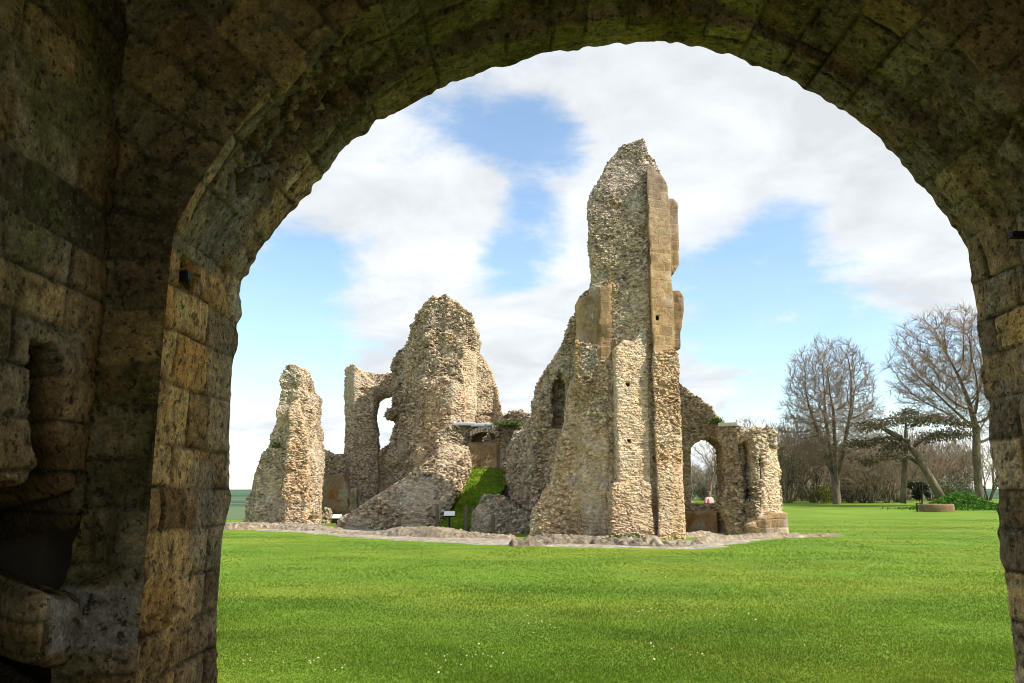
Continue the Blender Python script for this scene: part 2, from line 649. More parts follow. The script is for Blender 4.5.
# style: stone size (m), bulge, per-stone jump, colour mix weights
STYLES = {
    'rubble': dict(size=(0.105, 0.105, 0.058), bulge=0.027, jump=0.029, mix=[('cream', 4), ('grey', 2.6), ('pale', 2.6), ('dark', 0.6), ('tan', 0.6)], tint=(1, 1, 1)),
    'core': dict(size=(0.13, 0.13, 0.072), bulge=0.042, jump=0.052, mix=[('cream', 3.4), ('grey', 3.4), ('pale', 2.4), ('dark', 0.9), ('tan', 0.4)], tint=(1, 1, 1)),
    'grey': dict(size=(0.15, 0.15, 0.08), bulge=0.045, jump=0.05, mix=[('grey', 5), ('dark', 2.4), ('cream', 1.4), ('pale', 0.7)], tint=(0.97, 0.97, 0.94)),
    'ochre': dict(size=(0.11, 0.11, 0.06), bulge=0.027, jump=0.03, mix=[('cream', 4.0), ('grey', 1.4), ('pale', 2.4), ('tan', 1.2), ('ochre', 0.35)], tint=(1.05, 0.96, 0.88)),
    'slope': dict(size=(0.15, 0.15, 0.085), bulge=0.05, jump=0.055, mix=[('grey', 5), ('dark', 1.3), ('cream', 2.2), ('pale', 1.6)], tint=(1.02, 1.0, 0.97)),
    'coursed': dict(size=(0.125, 0.125, 0.07), bulge=0.016, jump=0.014, mix=[('pale', 5), ('cream', 2.6), ('grey', 0.5)], tint=(1.06, 1.0, 0.95)),
    'ashlar': dict(size=(0.62, 0.62, 0.33), bulge=0.006, jump=0.005, mix=[('brown', 5), ('tan', 4)], tint=(0.98, 1, 0.94)),
    'plaster': dict(size=(0.5, 0.5, 0.4), bulge=0.004, jump=0.004, mix=[('brown', 3), ('rust', 0.6), ('grey', 1), ('dark', .5)], tint=(1, 1, 1)),
    'tan': dict(size=(0.5, 0.5, 0.3), bulge=0.012, jump=0.01, mix=[('cream', 3), ('pale', 0.6), ('tan', 2.0), ('grey', 1.0)], tint=(0.92, 0.92, 0.92)),
}


def dress(V, N, styles, seed, extra=None, dispscale=1.0):
    """push vertices into stones and give each stone its colour"""
    disp = np.zeros(len(V))
    col = np.zeros((len(V), 3))
    warp = np.stack([fbm(V, 2.2, 2, seed + 31 + k) for k in range(3)], -1) * 0.10
    stain = fbm(V, (0.5, 0.5, 0.35), 4, seed + 50)
    stain2 = fbm(V, (1.6, 1.6, 0.7), 3, seed + 60)
    rough = fbm(V, 3.2, 3, seed + 70)
    for st in np.unique(styles):
        s = STYLES[st]
        m = styles == st
        P = (V[m] + warp[m]) / np.array(s['size'])
        if st in ('coursed', 'ashlar', 'tan'):
            # level courses: snap the height to rows
            P[:, 2] = (V[m][:, 2] + warp[m][:, 2] * 0.25) / s['size'][2]
            row = np.floor(P[:, 2])
            P = np.stack([P[:, 0] + 0.37 * row, P[:, 1] + 0.61 * row, row + 0.5 + (P[:, 2] - row - 0.5) * 0.95], -1)
            f1, f2, hid, D = worley(P, seed, 0.5 if st == 'coursed' else 0.22, True)
        else:
            f1, f2, hid, D = worley(P, seed, 0.95, True)
        edge = smooth(0.02, 0.20, f2 - f1)
        facet = (D * np.stack([rnd(hid, 31) - 0.5, rnd(hid, 32) - 0.5, rnd(hid, 33) - 0.35], -1)).sum(1)
        r = rnd(hid, 7)
        jump = (rnd(hid, 9) - 0.5) * 2
        hole = (rnd(hid, 13) < 0.13) & (st not in ('coursed', 'ashlar', 'tan', 'plaster'))
        disp[m] = s['bulge'] * (edge - 0.6) + s['jump'] * jump - np.where(hole, s['jump'] * 1.9, 0) \
            + (0.6 * s['jump'] + 0.008) * rough[m] + 2.6 * s['bulge'] * facet
        names = [n for n, _ in s['mix']]
        wts = np.array([w for _, w in s['mix']], float)
        cum = np.cumsum(wts / wts.sum())
        k = np.clip(np.searchsorted(cum, r), 0, len(names) - 1)
        c = np.array([PAL[n] for n in names])[k]
        vr = 0.06 if st in ('ashlar', 'tan', 'plaster') else 0.24
        c = c * (1 - vr + 2 * vr * rnd(hid, 21))[:, None]
        mort = smooth(0.14, 0.02, f2 - f1)[:, None]
        mk = 0.22 if st in ('ashlar', 'plaster') else 0.55
        c = c * (1 - mk * mort) + PAL['mortar'] * 0.8 * mk * mort
        if st in ('ashlar', 'tan'):
            c = c * (1 + 0.30 * fbm(V[m], (4.0, 4.0, 0.5), 4, seed + 44) + 0.22 * fbm(V[m], 5.0, 3, seed + 45))[:, None]
        col[m] = c * np.array(s['tint'])
    # long stains, lichen and soot patches belong to the stone
    g = smooth(0.05, 0.5, stain)[:, None]
    col = col * (1 - 0.34 * g)
    lich = smooth(0.16, 0.42, fbm(V, (1.1, 1.1, 1.0), 4, seed + 65))[:, None]
    col = col * (1 - 0.35 * lich) + np.array([0.50, 0.46, 0.38]) * 0.35 * lich
    o = smooth(0.1, 0.5, stain2)[:, None]
    col = col * (1 - 0.30 * o) + col * np.array([1.18, 0.98, 0.68]) * 0.30 * o
    loose = np.isin(styles, ['rubble', 'core', 'ochre', 'grey', 'slope'])
    cav = smooth(0.30, 0.52, fbm(V, (1.7, 1.7, 2.3), 4, seed + 80, 0.6)) * loose
    disp = disp - 0.13 * cav
    # patches where the mortar still lies flush over the stones
    fl = smooth(0.02, 0.30, fbm(V, (0.75, 0.75, 0.6), 4, seed + 85, 0.6)) * loose
    disp = disp * (1 - 0.55 * fl) + 0.012 * fl
    col = col * (1 - 0.42 * fl[:, None]) + PAL['mortar'] * 1.08 * (0.42 * fl)[:, None]
    if extra is not None:
        col, disp = extra(V, N, col, disp)
    return V + N * (disp * dispscale)[:, None], col


def ruin_mesh(name, pieces, h, seed, nz_amp=0.16, nz_scale=0.9, extra=None, zmin=-0.25, pad=0.45, fine_amp=0.19):
    lo, hi = np.array([1e9] * 3), np.array([-1e9] * 3)
    for p in pieces:
        if p.cut:
            continue
        b = np.array([[-1e9] * 3, [1e9] * 3])
        for poly, ax in ((p.plan, (0, 1)), (p.sil, (0, 2)), (p.side, (1, 2))):
            if poly is not None:
                a = np.array(poly)
                for k in (0, 1):
                    b[0, ax[k]] = max(b[0, ax[k]], a[:, k].min())
                    b[1, ax[k]] = min(b[1, ax[k]], a[:, k].max())
        lo, hi = np.minimum(lo, b[0]), np.maximum(hi, b[1])
    lo, hi = lo - pad, hi + pad
    lo[2] = zmin
    ax = [np.arange(lo[k], hi[k] + h, h) for k in range(3)]
    X, Y, Z = ax[0][:, None, None], ax[1][None, :, None], ax[2][None, None, :]
    nA = lowres_noise(*ax, nz_scale, seed)
    nB = lowres_noise(*ax, 2.6, seed + 5, 2)
    shp = tuple(len(a) for a in ax)
    F = np.full(shp, 5.0, dtype=np.float32)
    for p in pieces:
        d = p.ev(X, Y, Z)
        if p.cut:
            F = np.maximum(F, -(d + 0.10 * nB))
        else:
            F = np.minimum(F, d + p.rough * (nz_amp * nA + fine_amp * nB))
    F = np.broadcast_to(F, shp).copy()
    F[:, :, 0] = 1.0
    F[0] = 1; F[-1] = 1; F[:, 0] = 1; F[:, -1] = 1; F[:, :, -1] = 1
    V, Q = surface_nets(F, lo, h)
    V, Q = subdivide(V, Q)
    N = vert_normals(V, Q)
    st = np.array([''] * len(V), dtype='U10')
    best = np.full(len(V), 9.0)
    for p in pieces:
        if p.cut:
            continue
        d = np.abs(p.ev(V[:, 0], V[:, 1], V[:, 2]))
        d = d - 0.04 * (p.style in ('ashlar', 'coursed', 'tan', 'plaster'))
        m = d < best
        best[m] = d[m]
        st[m] = p.style
    st[st == ''] = 'rubble'
    V2, col = dress(V, N, st, seed, extra)
    return V2, Q, col


def ruin(name, pieces, h, seed, label, cat, base, parent=None, **kw):
    V, Q, col = ruin_mesh(name, pieces, h, seed, **kw)
    base = np.array(base)
    me = make_mesh(name, V - base, Q, col, False)
    if parent is None:
        o = link(name, me, M_RUBBLE, None, tuple(base))
        return tag(o, label, cat)
    return link(name, me, M_RUBBLE, parent)


# ------------------------------------------------------------------ setting: lawn, far land
rng = np.random.default_rng(11)


def ground_z(x, y):
    P = np.stack([np.ravel(x), np.ravel(y), np.zeros(np.size(x))], -1)
    z = 0.05 * fbm(P, 0.12, 2, 3).reshape(np.shape(x))
    r = np.maximum(0, np.hypot(x * 0.7, y) - 135)
    xa = np.asarray(x, float); ya = np.asarray(y, float)
    z = z - 13 * smooth(-0.24, -0.36, xa / np.maximum(ya, 5)) * smooth(44, 85, ya) * (1 - smooth(500, 900, ya))
    zz = z * smooth(6, 12, np.asarray(y, float)) - 16 * smooth(0, 260, r)
    return zz


def lawn_color(V, seed=5):
    a = fbm(V, (0.25, 0.5, 0.3), 4, seed)
    b = fbm(V, (1.3, 2.6, 1), 3, seed + 9)
    c = np.tile(np.array([0.122, 0.205, 0.018]), (len(V), 1))
    y = smooth(-0.1, 0.45, a)[:, None]
    c = c * (1 - y) + np.array([0.158, 0.22, 0.022]) * y
    d = smooth(0.0, 0.5, fbm(V, (0.35, 0.8, 1), 3, seed + 21))[:, None]
    c = c * (1 - 0.55 * d) + np.array([0.070, 0.140, 0.012]) * 0.55 * d
    return c * (1 + 0.22 * b)[:, None]


def build_ground():
    ys = np.concatenate([np.linspace(-12, 4, 17), np.linspace(4.3, 40, 180), np.linspace(40.5, 150, 150), np.geomspace(153, 7000, 60)])
    xu = np.concatenate([-np.geomspace(2600, 60, 30), np.linspace(-55, 65, 260), np.geomspace(70, 2600, 30)])
    Xg, Yg = np.meshgrid(xu, ys, indexing='ij')
    k = np.where(Yg > 150, Yg / 150.0, 1.0)
    Xg = Xg * np.where(np.abs(Xg) > 65, k, 1)
    Zg = ground_z(Xg, Yg)
    V = np.stack([Xg, Yg, Zg], -1).reshape(-1, 3)
    m, nt, b = new_mat('lawn')
    N, L = nt.nodes.new, nt.links.new
    at = N('ShaderNodeVertexColor'); at.layer_name = 'Col'
    geo = N('ShaderNodeNewGeometry')
    n = N('ShaderNodeTexNoise'); n.inputs['Scale'].default_value = 11; n.inputs['Detail'].default_value = 8; n.inputs['Roughness'].default_value = 0.75
    mp = N('ShaderNodeMapping'); mp.inputs['Scale'].default_value = (1, 0.8, 1)
    L(geo.outputs['Position'], mp.inputs[0]); L(mp.outputs[0], n.inputs['Vector'])
    mr = N('ShaderNodeMapRange'); mr.inputs['From Min'].default_value = 0.3; mr.inputs['From Max'].default_value = 0.7
    mr.inputs['To Min'].default_value = 0.75; mr.inputs['To Max'].default_value = 1.25
    L(n.outputs['Fac'], mr.inputs['Value'])
    sc = N('ShaderNodeVectorMath'); sc.operation = 'SCALE'
    L(at.outputs['Color'], sc.inputs[0]); L(mr.outputs[0], sc.inputs['Scale'])
    L(sc.outputs[0], b.inputs['Base Color'])
    bp = N('ShaderNodeBump'); bp.inputs['Strength'].default_value = 0.6; bp.inputs['Distance'].default_value = 0.05
    L(n.outputs['Fac'], bp.inputs['Height']); L(bp.outputs[0], b.inputs['Normal'])
    b.inputs['Roughness'].default_value = 0.95
    far = smooth(180, 420, V[:, 1])[:, None]
    fl = fbm(V, (0.03, 0.016, 1), 4, 44)[:, None]
    gc = lawn_color(V) * (1 - far) + np.where(fl > 0.0, np.array([[0.035, 0.060, 0.040]]), np.array([[0.095, 0.135, 0.065]])) * far  # far fields turn blue-green: distance haze put into their colour
    o = link('lawn', make_mesh('lawn', V, grid_faces(len(xu), len(ys))[:, ::-1], gc), m)
    tag(o, kind='structure')


build_ground()


def build_hills():
    xs = np.linspace(-2600, 2600, 160)
    ys = np.linspace(1500, 3200, 40)
    X, Y = np.meshgrid(xs, ys, indexing='ij')
    P = np.stack([X.ravel(), Y.ravel(), np.zeros(X.size)], -1)
    ridge = (fbm(P, 0.0011, 3, 8).reshape(X.shape) * 9)
    Z = -17 + (9.0 + ridge) * smooth(1500, 2300, Y) + 4 * smooth(2300, 3200, Y)
    V = np.stack([X, Y, Z], -1).reshape(-1, 3)
    f = fbm(P, (0.004, 0.002, 1), 3, 4)
    c = np.where((f > 0.05)[:, None], np.array([0.035, 0.075, 0.050]), np.array([0.060, 0.115, 0.060]))  # blue-green of the hazy air is mixed into the hill colours
    m = stone_mat('far_fields', 0.02, 0, 0.0, 0.2, 0.1)
    tag(link('hills', make_mesh('hills', V, grid_faces(160, 40)[:, ::-1], c), m), kind='structure')


build_hills()

# ------------------------------------------------------------------ gatehouse archway around the viewer
WALL_OUT, WALL_IN = 5.0, 3.90
JL, JR = -1.74, 2.95
LW = -2.02               # the side wall stands back behind the left jamb


def chaikin(p, n):
    p = np.array(p, float)
    for _ in range(n):
        q = np.empty((2 * len(p), 2))
        q[0], q[-1] = p[0], p[-1]
        q[1:-1:2] = 0.75 * p[:-1] + 0.25 * p[1:]
        q[2:-1:2] = 0.25 * p[:-1] + 0.75 * p[1:]
        p = q
    return p


def arch_path(step):
    sky_edge = [(242, 290), (247, 276), (256, 258), (268, 237), (284, 212), (303, 187), (330, 157), (362, 125), (402, 98), (440, 79), (480, 64),
                (520, 54), (560, 47), (600, 42), (640, 39), (675, 40), (705, 44), (738, 52), (770, 64), (800, 80), (832, 99),
                (862, 121), (890, 145), (915, 170), (938, 196), (956, 218), (967, 234)]
    pts = [(JL, 0.0), (JL, 1.5)] + [unproj(a, b, WALL_OUT) for a, b in sky_edge]
    pts[2] = (JL, pts[2][1])
    pts += [(JR + 0.02, pts[-1][1] - 0.25), (JR, 1.5), (JR - 0.02, 0.0)]
    p = chaikin(pts, 3)
    s = np.concatenate([[0], np.cumsum(np.hypot(*np.diff(p, axis=0).T))])
    ss = np.arange(0, s[-1], step)
    x, z = np.interp(ss, s, p[:, 0]), np.interp(ss, s, p[:, 1])
    tx, tz = np.gradient(x), np.gradient(z)
    k = max(3, int(0.12 / step))
    ker = np.ones(k) / k
    tx = np.convolve(np.pad(tx, k, 'edge'), ker, 'same')[k:-k]
    tz = np.convolve(np.pad(tz, k, 'edge'), ker, 'same')[k:-k]
    l = np.hypot(tx, tz)
    return ss, x, z, tz / l, -tx / l          # normal to the right of travel = into the opening


def blocks(R, C, seed, rh=(0.24, 0.36), bl=(0.32, 0.75), r0=0.0, wob=0.012, rmax=None, P3=None):
    """irregular coursed masonry: joint distance and stone id for row coordinate R and run coordinate C"""
    rg = np.random.default_rng(seed)
    P = np.stack([R, C, np.zeros_like(R)], -1) if P3 is None else P3
    R = R + wob * fbm(P, 2.3, 3, seed + 1) * 1.6
    C = C + wob * fbm(P, 2.9, 3, seed + 2) * 1.6
    top = R.max() + 1
    edges = [R.min() - 0.3]
    while edges[-1] < top:
        edges.append(edges[-1] + rg.uniform(*rh))
    edges = np.array(edges)
    ri = np.clip(np.searchsorted(edges, R) - 1, 0, len(edges) - 2)
    dj = np.minimum(R - edges[ri], edges[ri + 1] - R)
    bid = np.zeros(len(R), dtype=np.int64)
    u = np.zeros(len(R)); v = (R - edges[ri]) / (edges[ri + 1] - edges[ri]) - 0.5
    for r in np.unique(ri):
        m = ri == r
        e = [C.min() - rg.uniform(0.1, 0.7)]
        while e[-1] < C.max() + 0.8:
            e.append(e[-1] + rg.uniform(*bl))
        e = np.array(e)
        c = np.clip(np.searchsorted(e, C[m]) - 1, 0, len(e) - 2)
        dj[m] = np.minimum(dj[m], np.minimum(C[m] - e[c], e[c + 1] - C[m]))
        bid[m] = r * 1000 + c
        u[m] = (C[m] - e[c]) / (e[c + 1] - e[c]) - 0.5
    return dj, hash3(bid, bid * 7 + 3, bid * 13 + 1, seed), u, v


def gate_stone(R, C, P3, seed, moss=0.3, ruin_mask=None, **kw):
    """relief and colour of old dressed stone"""
    dj, h, u, v = blocks(R, C, seed, P3=P3, **kw)
    off = (rnd(h, 1) - 0.5) * 0.022
    tilt = u * (rnd(h, 2) - 0.5) * 0.030 + v * (rnd(h, 3) - 0.5) * 0.026
    ang = (rnd(h, 4) - 0.5) * 1.1
    a = np.cos(ang) * R + np.sin(ang) * C
    b = -np.sin(ang) * R + np.cos(ang) * C
    bed = fbm(np.stack([a * 16, b * 3.5, rnd(h, 5) * 50], -1), 1.0, 3, seed + 11)
    lump = fbm(P3, 4.5, 4, seed + 12)
    pit = fbm(P3, 15.0, 3, seed + 13)
    wear = fbm(P3, 1.6, 3, seed + 14)
    joint = np.exp(-(dj / (0.005 + 0.007 * smooth(-0.2, 0.5, wear))) ** 2) * (0.35 + 0.65 * smooth(-0.35, 0.25, fbm(P3, 3.0, 2, seed + 19)))
    rnd_edge = np.exp(-(dj / 0.022) ** 2)
    d = off + tilt - 0.020 * joint - 0.005 * rnd_edge + 0.006 * bed * smooth(0.2, 0.9, rnd(h, 6)) + 0.020 * lump + 0.004 * fbm(P3, 32.0, 3, seed + 18) - 0.020 * smooth(0.25, 0.6, pit) * smooth(-0.1, 0.4, wear)
    pal = np.array([(0.42, 0.265, 0.11), (0.48, 0.32, 0.14), (0.34, 0.23, 0.105), (0.41, 0.305, 0.17), (0.27, 0.19, 0.105), (0.52, 0.385, 0.21)])
    c = 1.14 * pal[(rnd(h, 8) * 5.999).astype(int)] * (0.62 + 0.72 * rnd(h, 9))[:, None]
    jm = (np.exp(-(dj / 0.011) ** 2) * 0.85 * smooth(-0.45, 0.1, fbm(P3, 3.0, 2, seed + 19)))[:, None]
    c = c * (1 - jm) + np.array([0.06, 0.048, 0.032]) * jm
    crack = smooth(0.030, 0.0, np.abs(fbm(P3 + 0.2 * bed[:, None], (1.5, 1.5, 2.6), 5, seed + 22))) * smooth(-0.05, 0.3, fbm(P3, 0.9, 2, seed + 23))
    d = d - 0.016 * crack
    c = c * (1 - 0.55 * crack)[:, None]
    c = c * (1 + 0.10 * bed * smooth(0.2, 0.9, rnd(h, 6)))[:, None] * (1 + 0.35 * fbm(P3, 20.0, 3, seed + 24))[:, None]
    c = c * (1 - 0.45 * smooth(0.25, 0.5, pit))[:, None]
    blot = smooth(0.08, 0.30, fbm(P3, 2.3, 6, seed + 15, 0.6))[:, None]
    c = c * (1 - 0.40 * blot)
    pale = smooth(0.24, 0.40, fbm(P3, 2.2, 6, seed + 16, 0.6))[:, None]
    c = c * (1 - 0.5 * pale) + np.array([0.42, 0.38, 0.30]) * 0.5 * pale
    ms = np.asarray(moss) * smooth(-0.25, 0.22, fbm(P3, 1.3, 6, seed + 17, 0.6))
    ms = np.clip(ms, 0, 1)[:, None]
    c = c * (1 - ms) + np.array([0.215, 0.225, 0.062]) * (1 + 0.4 * pit[:, None]) * ms
    if ruin_mask is not None:
        f1, f2, hid = worley((P3 + 0.06 * lump[:, None]) / np.array([0.10, 0.10, 0.075]), seed + 40, 0.95)
        rd = 0.03 * (smooth(0.0, 0.3, f2 - f1) - 0.6) + 0.07 * (rnd(hid, 3) - 0.62) + 0.04 * lump + 0.012 * pit + 0.01 * bed
        rc = pal[(rnd(hid, 8) * 5.999).astype(int)] * (0.30 + 0.75 * rnd(hid, 4))[:, None]
        d = d * (1 - ruin_mask) + rd * ruin_mask
        rm = ruin_mask[:, None]
        c = c * (1 - rm) + rc * rm
    return d, c


GATE = empty('gatehouse', (0.6, 4.4, 0), 'dark stone gatehouse passage whose wide round arch frames the whole view', 'gatehouse')
G0 = np.array([0.6, 4.4, 0])


def gpart(name, V, F, col, mat=None):
    return link(name, make_mesh(name, V - G0, F, col), mat or M_GATE, GATE)


def build_gate():
    st = 0.014
    s, x, z, nx, nz = arch_path(st)
    arch0 = s[np.argmax(z > 3.0)]
    arch1 = s[len(z) - 1 - np.argmax(z[::-1] > 3.0)]
    # --- jambs and soffit
    ys = np.arange(WALL_IN + 0.02, WALL_OUT + 0.001, st)
    S, Yv = np.meshgrid(s, ys, indexing='ij')
    Xv = np.repeat(x[:, None], len(ys), 1); Zv = np.repeat(z[:, None], len(ys), 1)
    NX = np.repeat(nx[:, None], len(ys), 1).ravel(); NZ = np.repeat(nz[:, None], len(ys), 1).ravel()
    P = np.stack([Xv.ravel(), Yv.ravel(), Zv.ravel()], -1)
    R, C = S.ravel(), Yv.ravel()
    isarch = smooth(arch0 - 0.1, arch0 + 0.6, R) * (1 - smooth(arch1 - 0.6, arch1 + 0.1, R))
    rm = smooth(0.05, 0.4, fbm(P, 0.9, 3, 77) + 0.45 * isarch - 0.22) * isarch * smooth(WALL_IN + 0.1, WALL_IN + 0.25, C) * smooth(4.72, 4.6, C)
    d, c = gate_stone(R, C, P, 5, moss=0.05 + 0.26 * isarch, ruin_mask=rm, rh=(0.21, 0.31), bl=(0.28, 0.56))
    d = d * (1 - 0.92 * smooth(0.20, 0.02, WALL_OUT - C))
    bl = 4.64 + 0.05 * fbm(P, 1.5, 4, 66)
    d = d + 0.05 * smooth(bl - 0.02, bl + 0.02, C) * isarch - 0.05 * rm
    ln = (np.exp(-((C - bl + 0.03) / 0.028) ** 2) * isarch * smooth(-0.25, 0.2, fbm(P, 1.4, 3, 67)) * 0.75)[:, None]
    c = c * (1 - ln) + np.array([0.33, 0.28, 0.19]) * ln
    # worn corners
    ei, eo = C - WALL_IN, WALL_OUT - C
    d = d * smooth(-0.01, 0.07, ei) - 0.010 * np.exp(-(ei / 0.03) ** 2) - 0.03 * np.exp(-(eo / 0.04) ** 2) * (0.4 + 1.6 * fbm(P, 3.0, 4, 9) + 0.8 * fbm(P, 14.0, 2, 10))
    # broken patch round the hinge socket on the left, and pale mortar patches
    def jambpt(px, py):
        u, v = (px - W / 2) / FPX, (H / 2 - py) / FPX
        t = JL / u
        return (CT - v * ST) * t, EYE + (ST + v * CT) * t

    def patch(y0, z0, ry, rz):
        return np.exp(-(((C - y0) / ry) ** 2 + ((P[:, 2] - z0) / rz) ** 2))
    left = R < s[-1] * 0.4
    sy, sz = jambpt(186, 273)
    q = np.maximum(np.abs(C - sy) / 0.085, np.abs(P[:, 2] - sz) / 0.075) + 0.12 * fbm(P, 8, 2, 3)
    d = d - 0.20 * smooth(1.05, 0.85, q) * left
    for (y0, z0, r1, r2, dep) in ((4.38, 3.42, 0.07, 0.10, 0.12), (4.52, 3.62, 0.05, 0.07, 0.10), (4.25, 2.86, 0.04, 0.06, 0.08), (4.45, 3.86, 0.06, 0.05, 0.08)):
        d = d - dep * smooth(0.3, 0.7, patch(y0, z0, r1, r2)) * left
    pm = smooth(0.25, 0.8, patch(4.42, 3.3, 0.22, 0.5) + 0.3 * fbm(P, 6, 3, 33)) * left
    c = c * (1 - 0.6 * pm[:, None]) + np.array([0.36, 0.33, 0.26]) * 0.6 * pm[:, None]
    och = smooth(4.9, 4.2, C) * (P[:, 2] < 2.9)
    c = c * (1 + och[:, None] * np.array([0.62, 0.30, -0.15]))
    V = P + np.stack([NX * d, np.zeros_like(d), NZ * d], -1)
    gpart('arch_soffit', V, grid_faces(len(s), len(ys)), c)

    # --- side wall on the left, with the broken recess low down
    def wallpt(px, py, X=LW):
        u, v = (px - W / 2) / FPX, (H / 2 - py) / FPX
        t = X / u
        return (CT - v * ST) * t, EYE + (ST + v * CT) * t
    yv = np.concatenate([np.arange(-2.8, 1.6, 0.1), np.arange(1.6, WALL_IN + 0.001, 0.012)])
    zv = np.arange(0, 5.75, 0.014)
    Yv, Zv = np.meshgrid(yv, zv, indexing='ij')
    R, C = Zv.ravel(), Yv.ravel()
    P = np.stack([np.full(len(R), LW), C, R], -1)
    green = smooth(1.2, 2.4, R) * smooth(3.85, 3.1, C)
    d, c = gate_stone(R, C, P, 8, moss=0.30 + 0.75 * green, rh=(0.18, 0.28), bl=(0.3, 0.7))
    d -= 0.04 * np.exp(-((WALL_IN - C) / 0.03) ** 2)
    wob = 0.055 * fbm(P, 3.0, 5, 61, 0.6)
    hollow = [wallpt(*q) for q in ((30, 343), (50, 346), (64, 365), (64, 420), (69, 470), (84, 503), (95, 540), (100, 596), (44, 596), (42, 655), (92, 656), (100, 700), (-260, 760), (-260, 480), (26, 478), (31, 470))]
    sd = sd_poly(hollow, C, R) + wob + 0.035 * fbm(P, 8.0, 3, 62) + 0.07 * fbm(P, 4.6, 2, 64)
    zb = wallpt(70, 590)[1]
    soft = smooth(zb - 0.02, zb + 0.2, R) * smooth(wallpt(45, 400)[0], wallpt(75, 400)[0], C)
    dep = smooth(0.015, -1, sd / (0.07 + 0.05 * soft)) * 0.95
    d = d - dep * (1 + 0.22 * fbm(P, 2.6, 5, 65, 0.6))
    blk = [wallpt(*q) for q in ((46, 599), (130, 597), (130, 652), (46, 654))]
    sb = sd_poly(blk, C, R)
    bm_ = smooth(0.015, -0.02, sb)
    d = d * (1 - bm_) + bm_ * (0.02 + 0.025 * fbm(P, 9, 4, 5))
    c = c * (1 - bm_[:, None]) + np.array([0.54, 0.48, 0.38]) * (1 + 0.3 * fbm(P, 12, 3, 6))[:, None] * bm_[:, None]
    # the cavity runs back obliquely into the wall
    V = P + np.stack([d, 0.95 * np.maximum(0, -d - 0.06), np.zeros_like(d)], -1)
    gpart('side_wall', V, grid_faces(len(yv), len(zv)), c)

    # --- right side wall
    yv2 = np.arange(-2.8, WALL_IN + 0.001, 0.05)
    zv2 = np.arange(0, 5.75, 0.05)
    Yv, Zv = np.meshgrid(yv2, zv2, indexing='ij')
    R, C = Zv.ravel(), Yv.ravel()
    P = np.stack([np.full(len(R), JR), C, R], -1)
    d, c = gate_stone(R, C, P, 18, moss=0.4)
    V = P + np.stack([-d, np.zeros_like(d), np.zeros_like(d)], -1)
    gpart('side_wall', V, grid_faces(len(yv2), len(zv2))[:, ::-1], c)

    # --- inner face of the arch wall above the opening (ring of voussoirs)
    sel = s > -1
    sa, xa, za, na, nb = s[sel], x[sel], z[sel], nx[sel], nz[sel]
    rv = np.arange(0.0, 2.4, 0.014)
    Sg, Rg = np.meshgrid(sa, rv, indexing='ij')
    Xg = xa[:, None] - na[:, None] * Rg
    Zg = za[:, None] - nb[:, None] * Rg
    P = np.stack([Xg.ravel(), np.full(Xg.size, WALL_IN), Zg.ravel()], -1)
    zz_ = P[:, 2]
    ringstep = (zz_ > 2.6) * (Rg.ravel() > 0.52) * 0.09 - (zz_ > 2.6) * (Rg.ravel() > 0.60) * 0.04
    d, c = gate_stone(Sg.ravel(), Rg.ravel() + 0.06, P, 28, moss=0.30, rh=(0.18, 0.28), bl=(0.46, 0.58), wob=0.010)
    d = d * smooth(0.0, 0.07, Rg.ravel()) - 0.022 * np.exp(-(Rg.ravel() / 0.04) ** 2) + ringstep
    # the broken recess bites into this return too; the pale block below it does not
    er = smooth(JL - 0.08, LW, P[:, 0]) * smooth(zb, zb + 0.06, zz_) * smooth(zb + 0.75, zb + 0.35, zz_)
    d = d - 0.12 * er * smooth(-0.3, 0.3, fbm(P, 3.0, 4, 63))
    pb = smooth(JL + 0.03, JL - 0.03, P[:, 0] + 0.03 * fbm(P, 7, 3, 91)) * smooth(zb + 0.01, zb - 0.02, zz_) * smooth(zb - 0.30, zb - 0.27, zz_)
    d = d + 0.015 * pb
    c = c * (1 - pb[:, None]) + np.array([0.54, 0.48, 0.38]) * (1 + 0.3 * fbm(P, 12, 3, 6))[:, None] * pb[:, None]
    rim = np.exp(-(Rg.ravel() / 0.10) ** 2)
    V = P + np.stack([np.zeros_like(d), -d, np.zeros_like(d)], -1)
    F = grid_faces(len(sa), len(rv))
    xx = P[F, 0]
    keep = (xx.min(1) > LW - 0.10) & (xx.max(1) < JR + 0.06) & (P[F, 2].min(1) < 5.05)
    gpart('voussoir_ring', V, F[keep], c)

    # --- outer face, outer walls, ceiling, and a rear wall added to darken the left side
    b = Bag()
    n = len(x)
    k = np.arange(0, n, 6)
    ox, oz = x[k], z[k]
    cx = 0.6
    dx, dz = ox - cx, oz - 1.6
    sc = np.minimum(np.where(np.abs(dx) > 1e-6, np.where(dx > 0, 6.2 - cx, 5.0 + cx) / np.maximum(np.abs(dx), 1e-6), 99), np.where(dz > 0.05, (5.1 - 1.6) / np.maximum(dz, 0.05), 99))
    outer = np.stack([cx + dx * sc, 1.6 + dz * sc], -1)
    vs = [(ox[i] - 0.05 * nx[k[i]], WALL_OUT - 0.02, oz[i] - 0.05 * nz[k[i]]) for i in range(len(k))] + [(q[0], WALL_OUT - 0.02, max(q[1], 0)) for q in outer]
    m = len(k)
    b.add(vs, [(i, m + i, m + i + 1, i + 1) for i in range(m - 1)])
    b.box((-5.2, 1.05, 2.5), (1.4, 7.8, 5.2))
    b.box((4.65, 1.05, 2.5), (3.1, 7.8, 5.2))
    b.box((-1.7, -2.95, 2.5), (2.4, 0.4, 5.15))  # unseen, added to shut out rear light so the left wall darkens
    b.box((-3.3, -2.6, 2.5), (2.5, 0.3, 5.15))
    b.box((0.6, 1.05, 5.15), (11.2, 7.85, 0.24))
